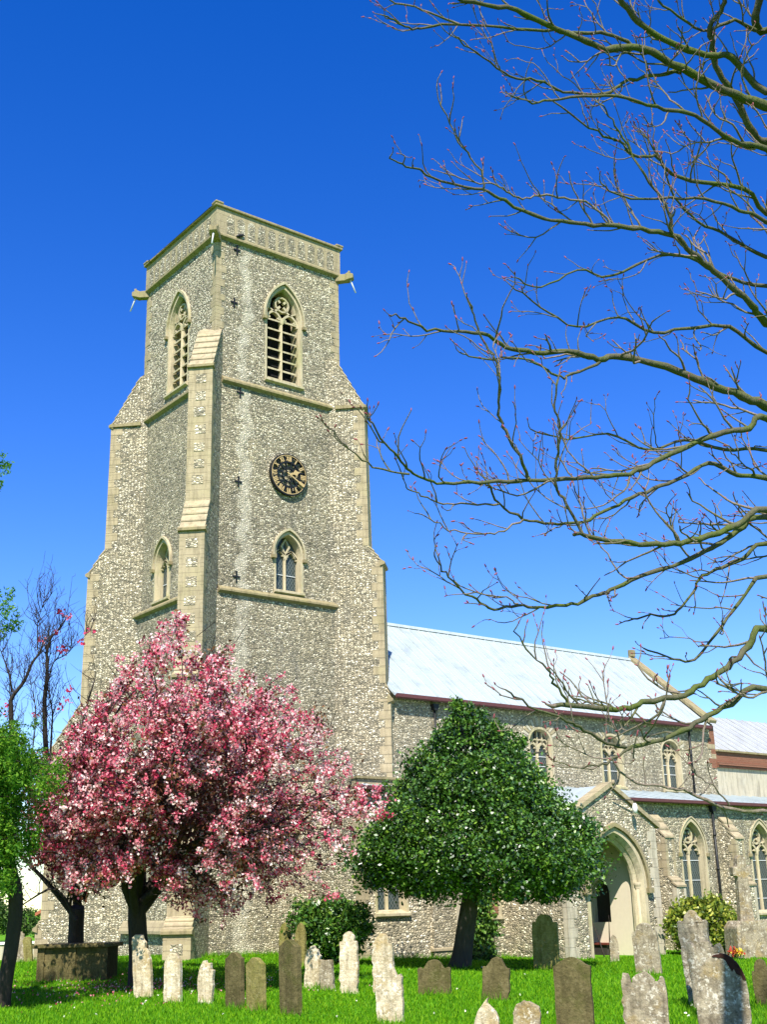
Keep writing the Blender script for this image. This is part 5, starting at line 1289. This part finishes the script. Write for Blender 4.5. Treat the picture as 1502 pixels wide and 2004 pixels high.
for k in range(10):
    an = rnd.uniform(-.9, 3.6); z0 = rnd.uniform(4, 11); L = rnd.uniform(2.5, 5)
    dv_ = Vector((math.cos(an), math.sin(an)*-1, 0)); p0 = Vector((tx, ty, z0))
    big_limb([p0, p0+dv_*L*.4+Vector((0, 0, L*.3)), p0+dv_*L*.8+Vector((rnd.gauss(0, .3), rnd.gauss(0, .3), L*.5)), p0+dv_*L+Vector((0, 0, L*.8))], .11, .05)
rel(a.build('trunk'), bare); rel(br.build('branches', recalc=False), bare); rel(buds.build('buds', recalc=False), bare)

# ------------------------------------------------------------------ grass blades and daisies
def blades(n, seed):
    r = np.random.default_rng(seed); D = 18+(50-18)*r.random(n)**1.5; lat = r.uniform(-.42, .50, n)
    f2 = np.array([FW[0], FW[1]])/np.hypot(FW[0], FW[1]); r2_ = np.array([f2[1], -f2[0]])
    xy = CAM[:2]+f2*D[:, None]+r2_*(lat*D)[:, None]
    keep = ~(((xy[:, 1] > AY-.05) & (xy[:, 0] > AW-.1)) | ((xy[:, 0] > -.3) & (xy[:, 1] > -.3)) | ((xy[:, 1] > PYF-.05) & (xy[:, 0] > PX0) & (xy[:, 0] < PX1)))
    xy = xy[keep]; D = D[keep]; n = len(xy); z = -.45+.5*np.exp(-((xy[:, 0]+1)**2+(xy[:, 1]-.5)**2)/90.)
    C_ = np.column_stack([xy, z]); h = r.uniform(.03, .085, n)*(1+(r.random(n) < .05)*.9); w = .006+.0009*D/3; an = r.uniform(0, 6.28, n)
    s = np.column_stack([np.cos(an), np.sin(an), np.zeros(n)])*w[:, None]; l = np.column_stack([r.normal(size=n)*.35, r.normal(size=n)*.35, np.ones(n)])*h[:, None]
    V = np.empty((n, 3, 3)); V[:, 0] = C_-s; V[:, 1] = C_+s; V[:, 2] = C_+l
    me = bpy.data.meshes.new('grass'); me.vertices.add(n*3); me.vertices.foreach_set('co', V.reshape(-1)); me.loops.add(n*3); me.loops.foreach_set('vertex_index', np.arange(n*3)); me.polygons.add(n)
    me.polygons.foreach_set('loop_start', np.arange(n)*3); me.polygons.foreach_set('loop_total', np.full(n, 3))
    tt = me.attributes.new('tint', 'FLOAT', 'FACE'); tt.data.foreach_set('value', r.random(n).astype(np.float32)); me.materials.append(M['blade']); me.update()
    o = bpy.data.objects.new('grass', me); COL.objects.link(o); tag(o, 'short green grass blades on the churchyard lawn', kind='stuff', cat='grass')
blades(300000, 81)
# longer tufts left by the mower round the stones and trunks
tf = []
for o in list(COL.objects):
    if o.name.startswith(('gravestone', 'cherry_tree', 'holly_tree', 'chest_tomb', 'stone_cross')):
        for q in range(150):
            an = rnd.uniform(0, 6.28); R_ = abs(rnd.gauss(.34, .14))*(2.4 if 'tomb' in o.name else 1); x = o.location.x+math.cos(an)*R_; y = o.location.y+math.sin(an)*R_; tf.append((x, y, hgt(x, y)))
for q in range(900):
    x = rnd.uniform(-1, 3.4); y = -.5-abs(rnd.gauss(0, .25)); tf.append((x, y, hgt(x, y)))
for q in range(900):
    x = rnd.uniform(3.5, 10); y = AY-.1-abs(rnd.gauss(0, .2)); tf.append((x, y, hgt(x, y)))
tf = np.array(tf); n = len(tf); r_ = np.random.default_rng(5); me = bpy.data.meshes.new('long_grass')
sd_ = np.column_stack([r_.normal(size=n), r_.normal(size=n), np.zeros(n)]); sd_ *= (.009/np.linalg.norm(sd_, axis=1))[:, None]; tip = np.column_stack([r_.normal(size=n)*.06, r_.normal(size=n)*.06, r_.uniform(.08, .24, n)])
V = np.stack([tf-sd_, tf+sd_, tf+tip], 1); me.from_pydata(V.reshape(-1, 3).tolist(), [], [(3*i, 3*i+1, 3*i+2) for i in range(n)]); tt = me.attributes.new('tint', 'FLOAT', 'FACE'); tt.data.foreach_set('value', r_.random(n).astype(np.float32)); me.materials.append(M['blade'])
o = bpy.data.objects.new('long_grass', me); COL.objects.link(o); tag(o, 'longer unmown grass tufts at the feet of stones and walls', kind='stuff', cat='grass')
pt = []
for q in range(1300):
    an = rnd.uniform(0, 6.28); R_ = abs(rnd.gauss(0, 2.6)); x = cb.x+math.cos(an)*R_; y = cb.y+math.sin(an)*R_
    if not (x > -.5 and y > -.5): pt.append((x, y, hgt(x, y)+.05))
o = quads('fallen_petals', np.array(pt), .022, M['blossom'], None, .8, seed=77); tag(o, 'pink petals fallen on the grass under the cherry', kind='stuff', cat='petals')

pp = []
for i in range(60):
    q = onground(rnd.uniform(0, 1500), rnd.uniform(1890, 2000)); pp.append((q.x, q.y, q.z+.07))
o = quads('daisies', clusters(np.array(pp), 5, .01, 0, 91), .015, M['daisy'], None, 1., seed=92); tag(o, 'tiny white daisies dotted through the lawn', 'daisies', kind='stuff')
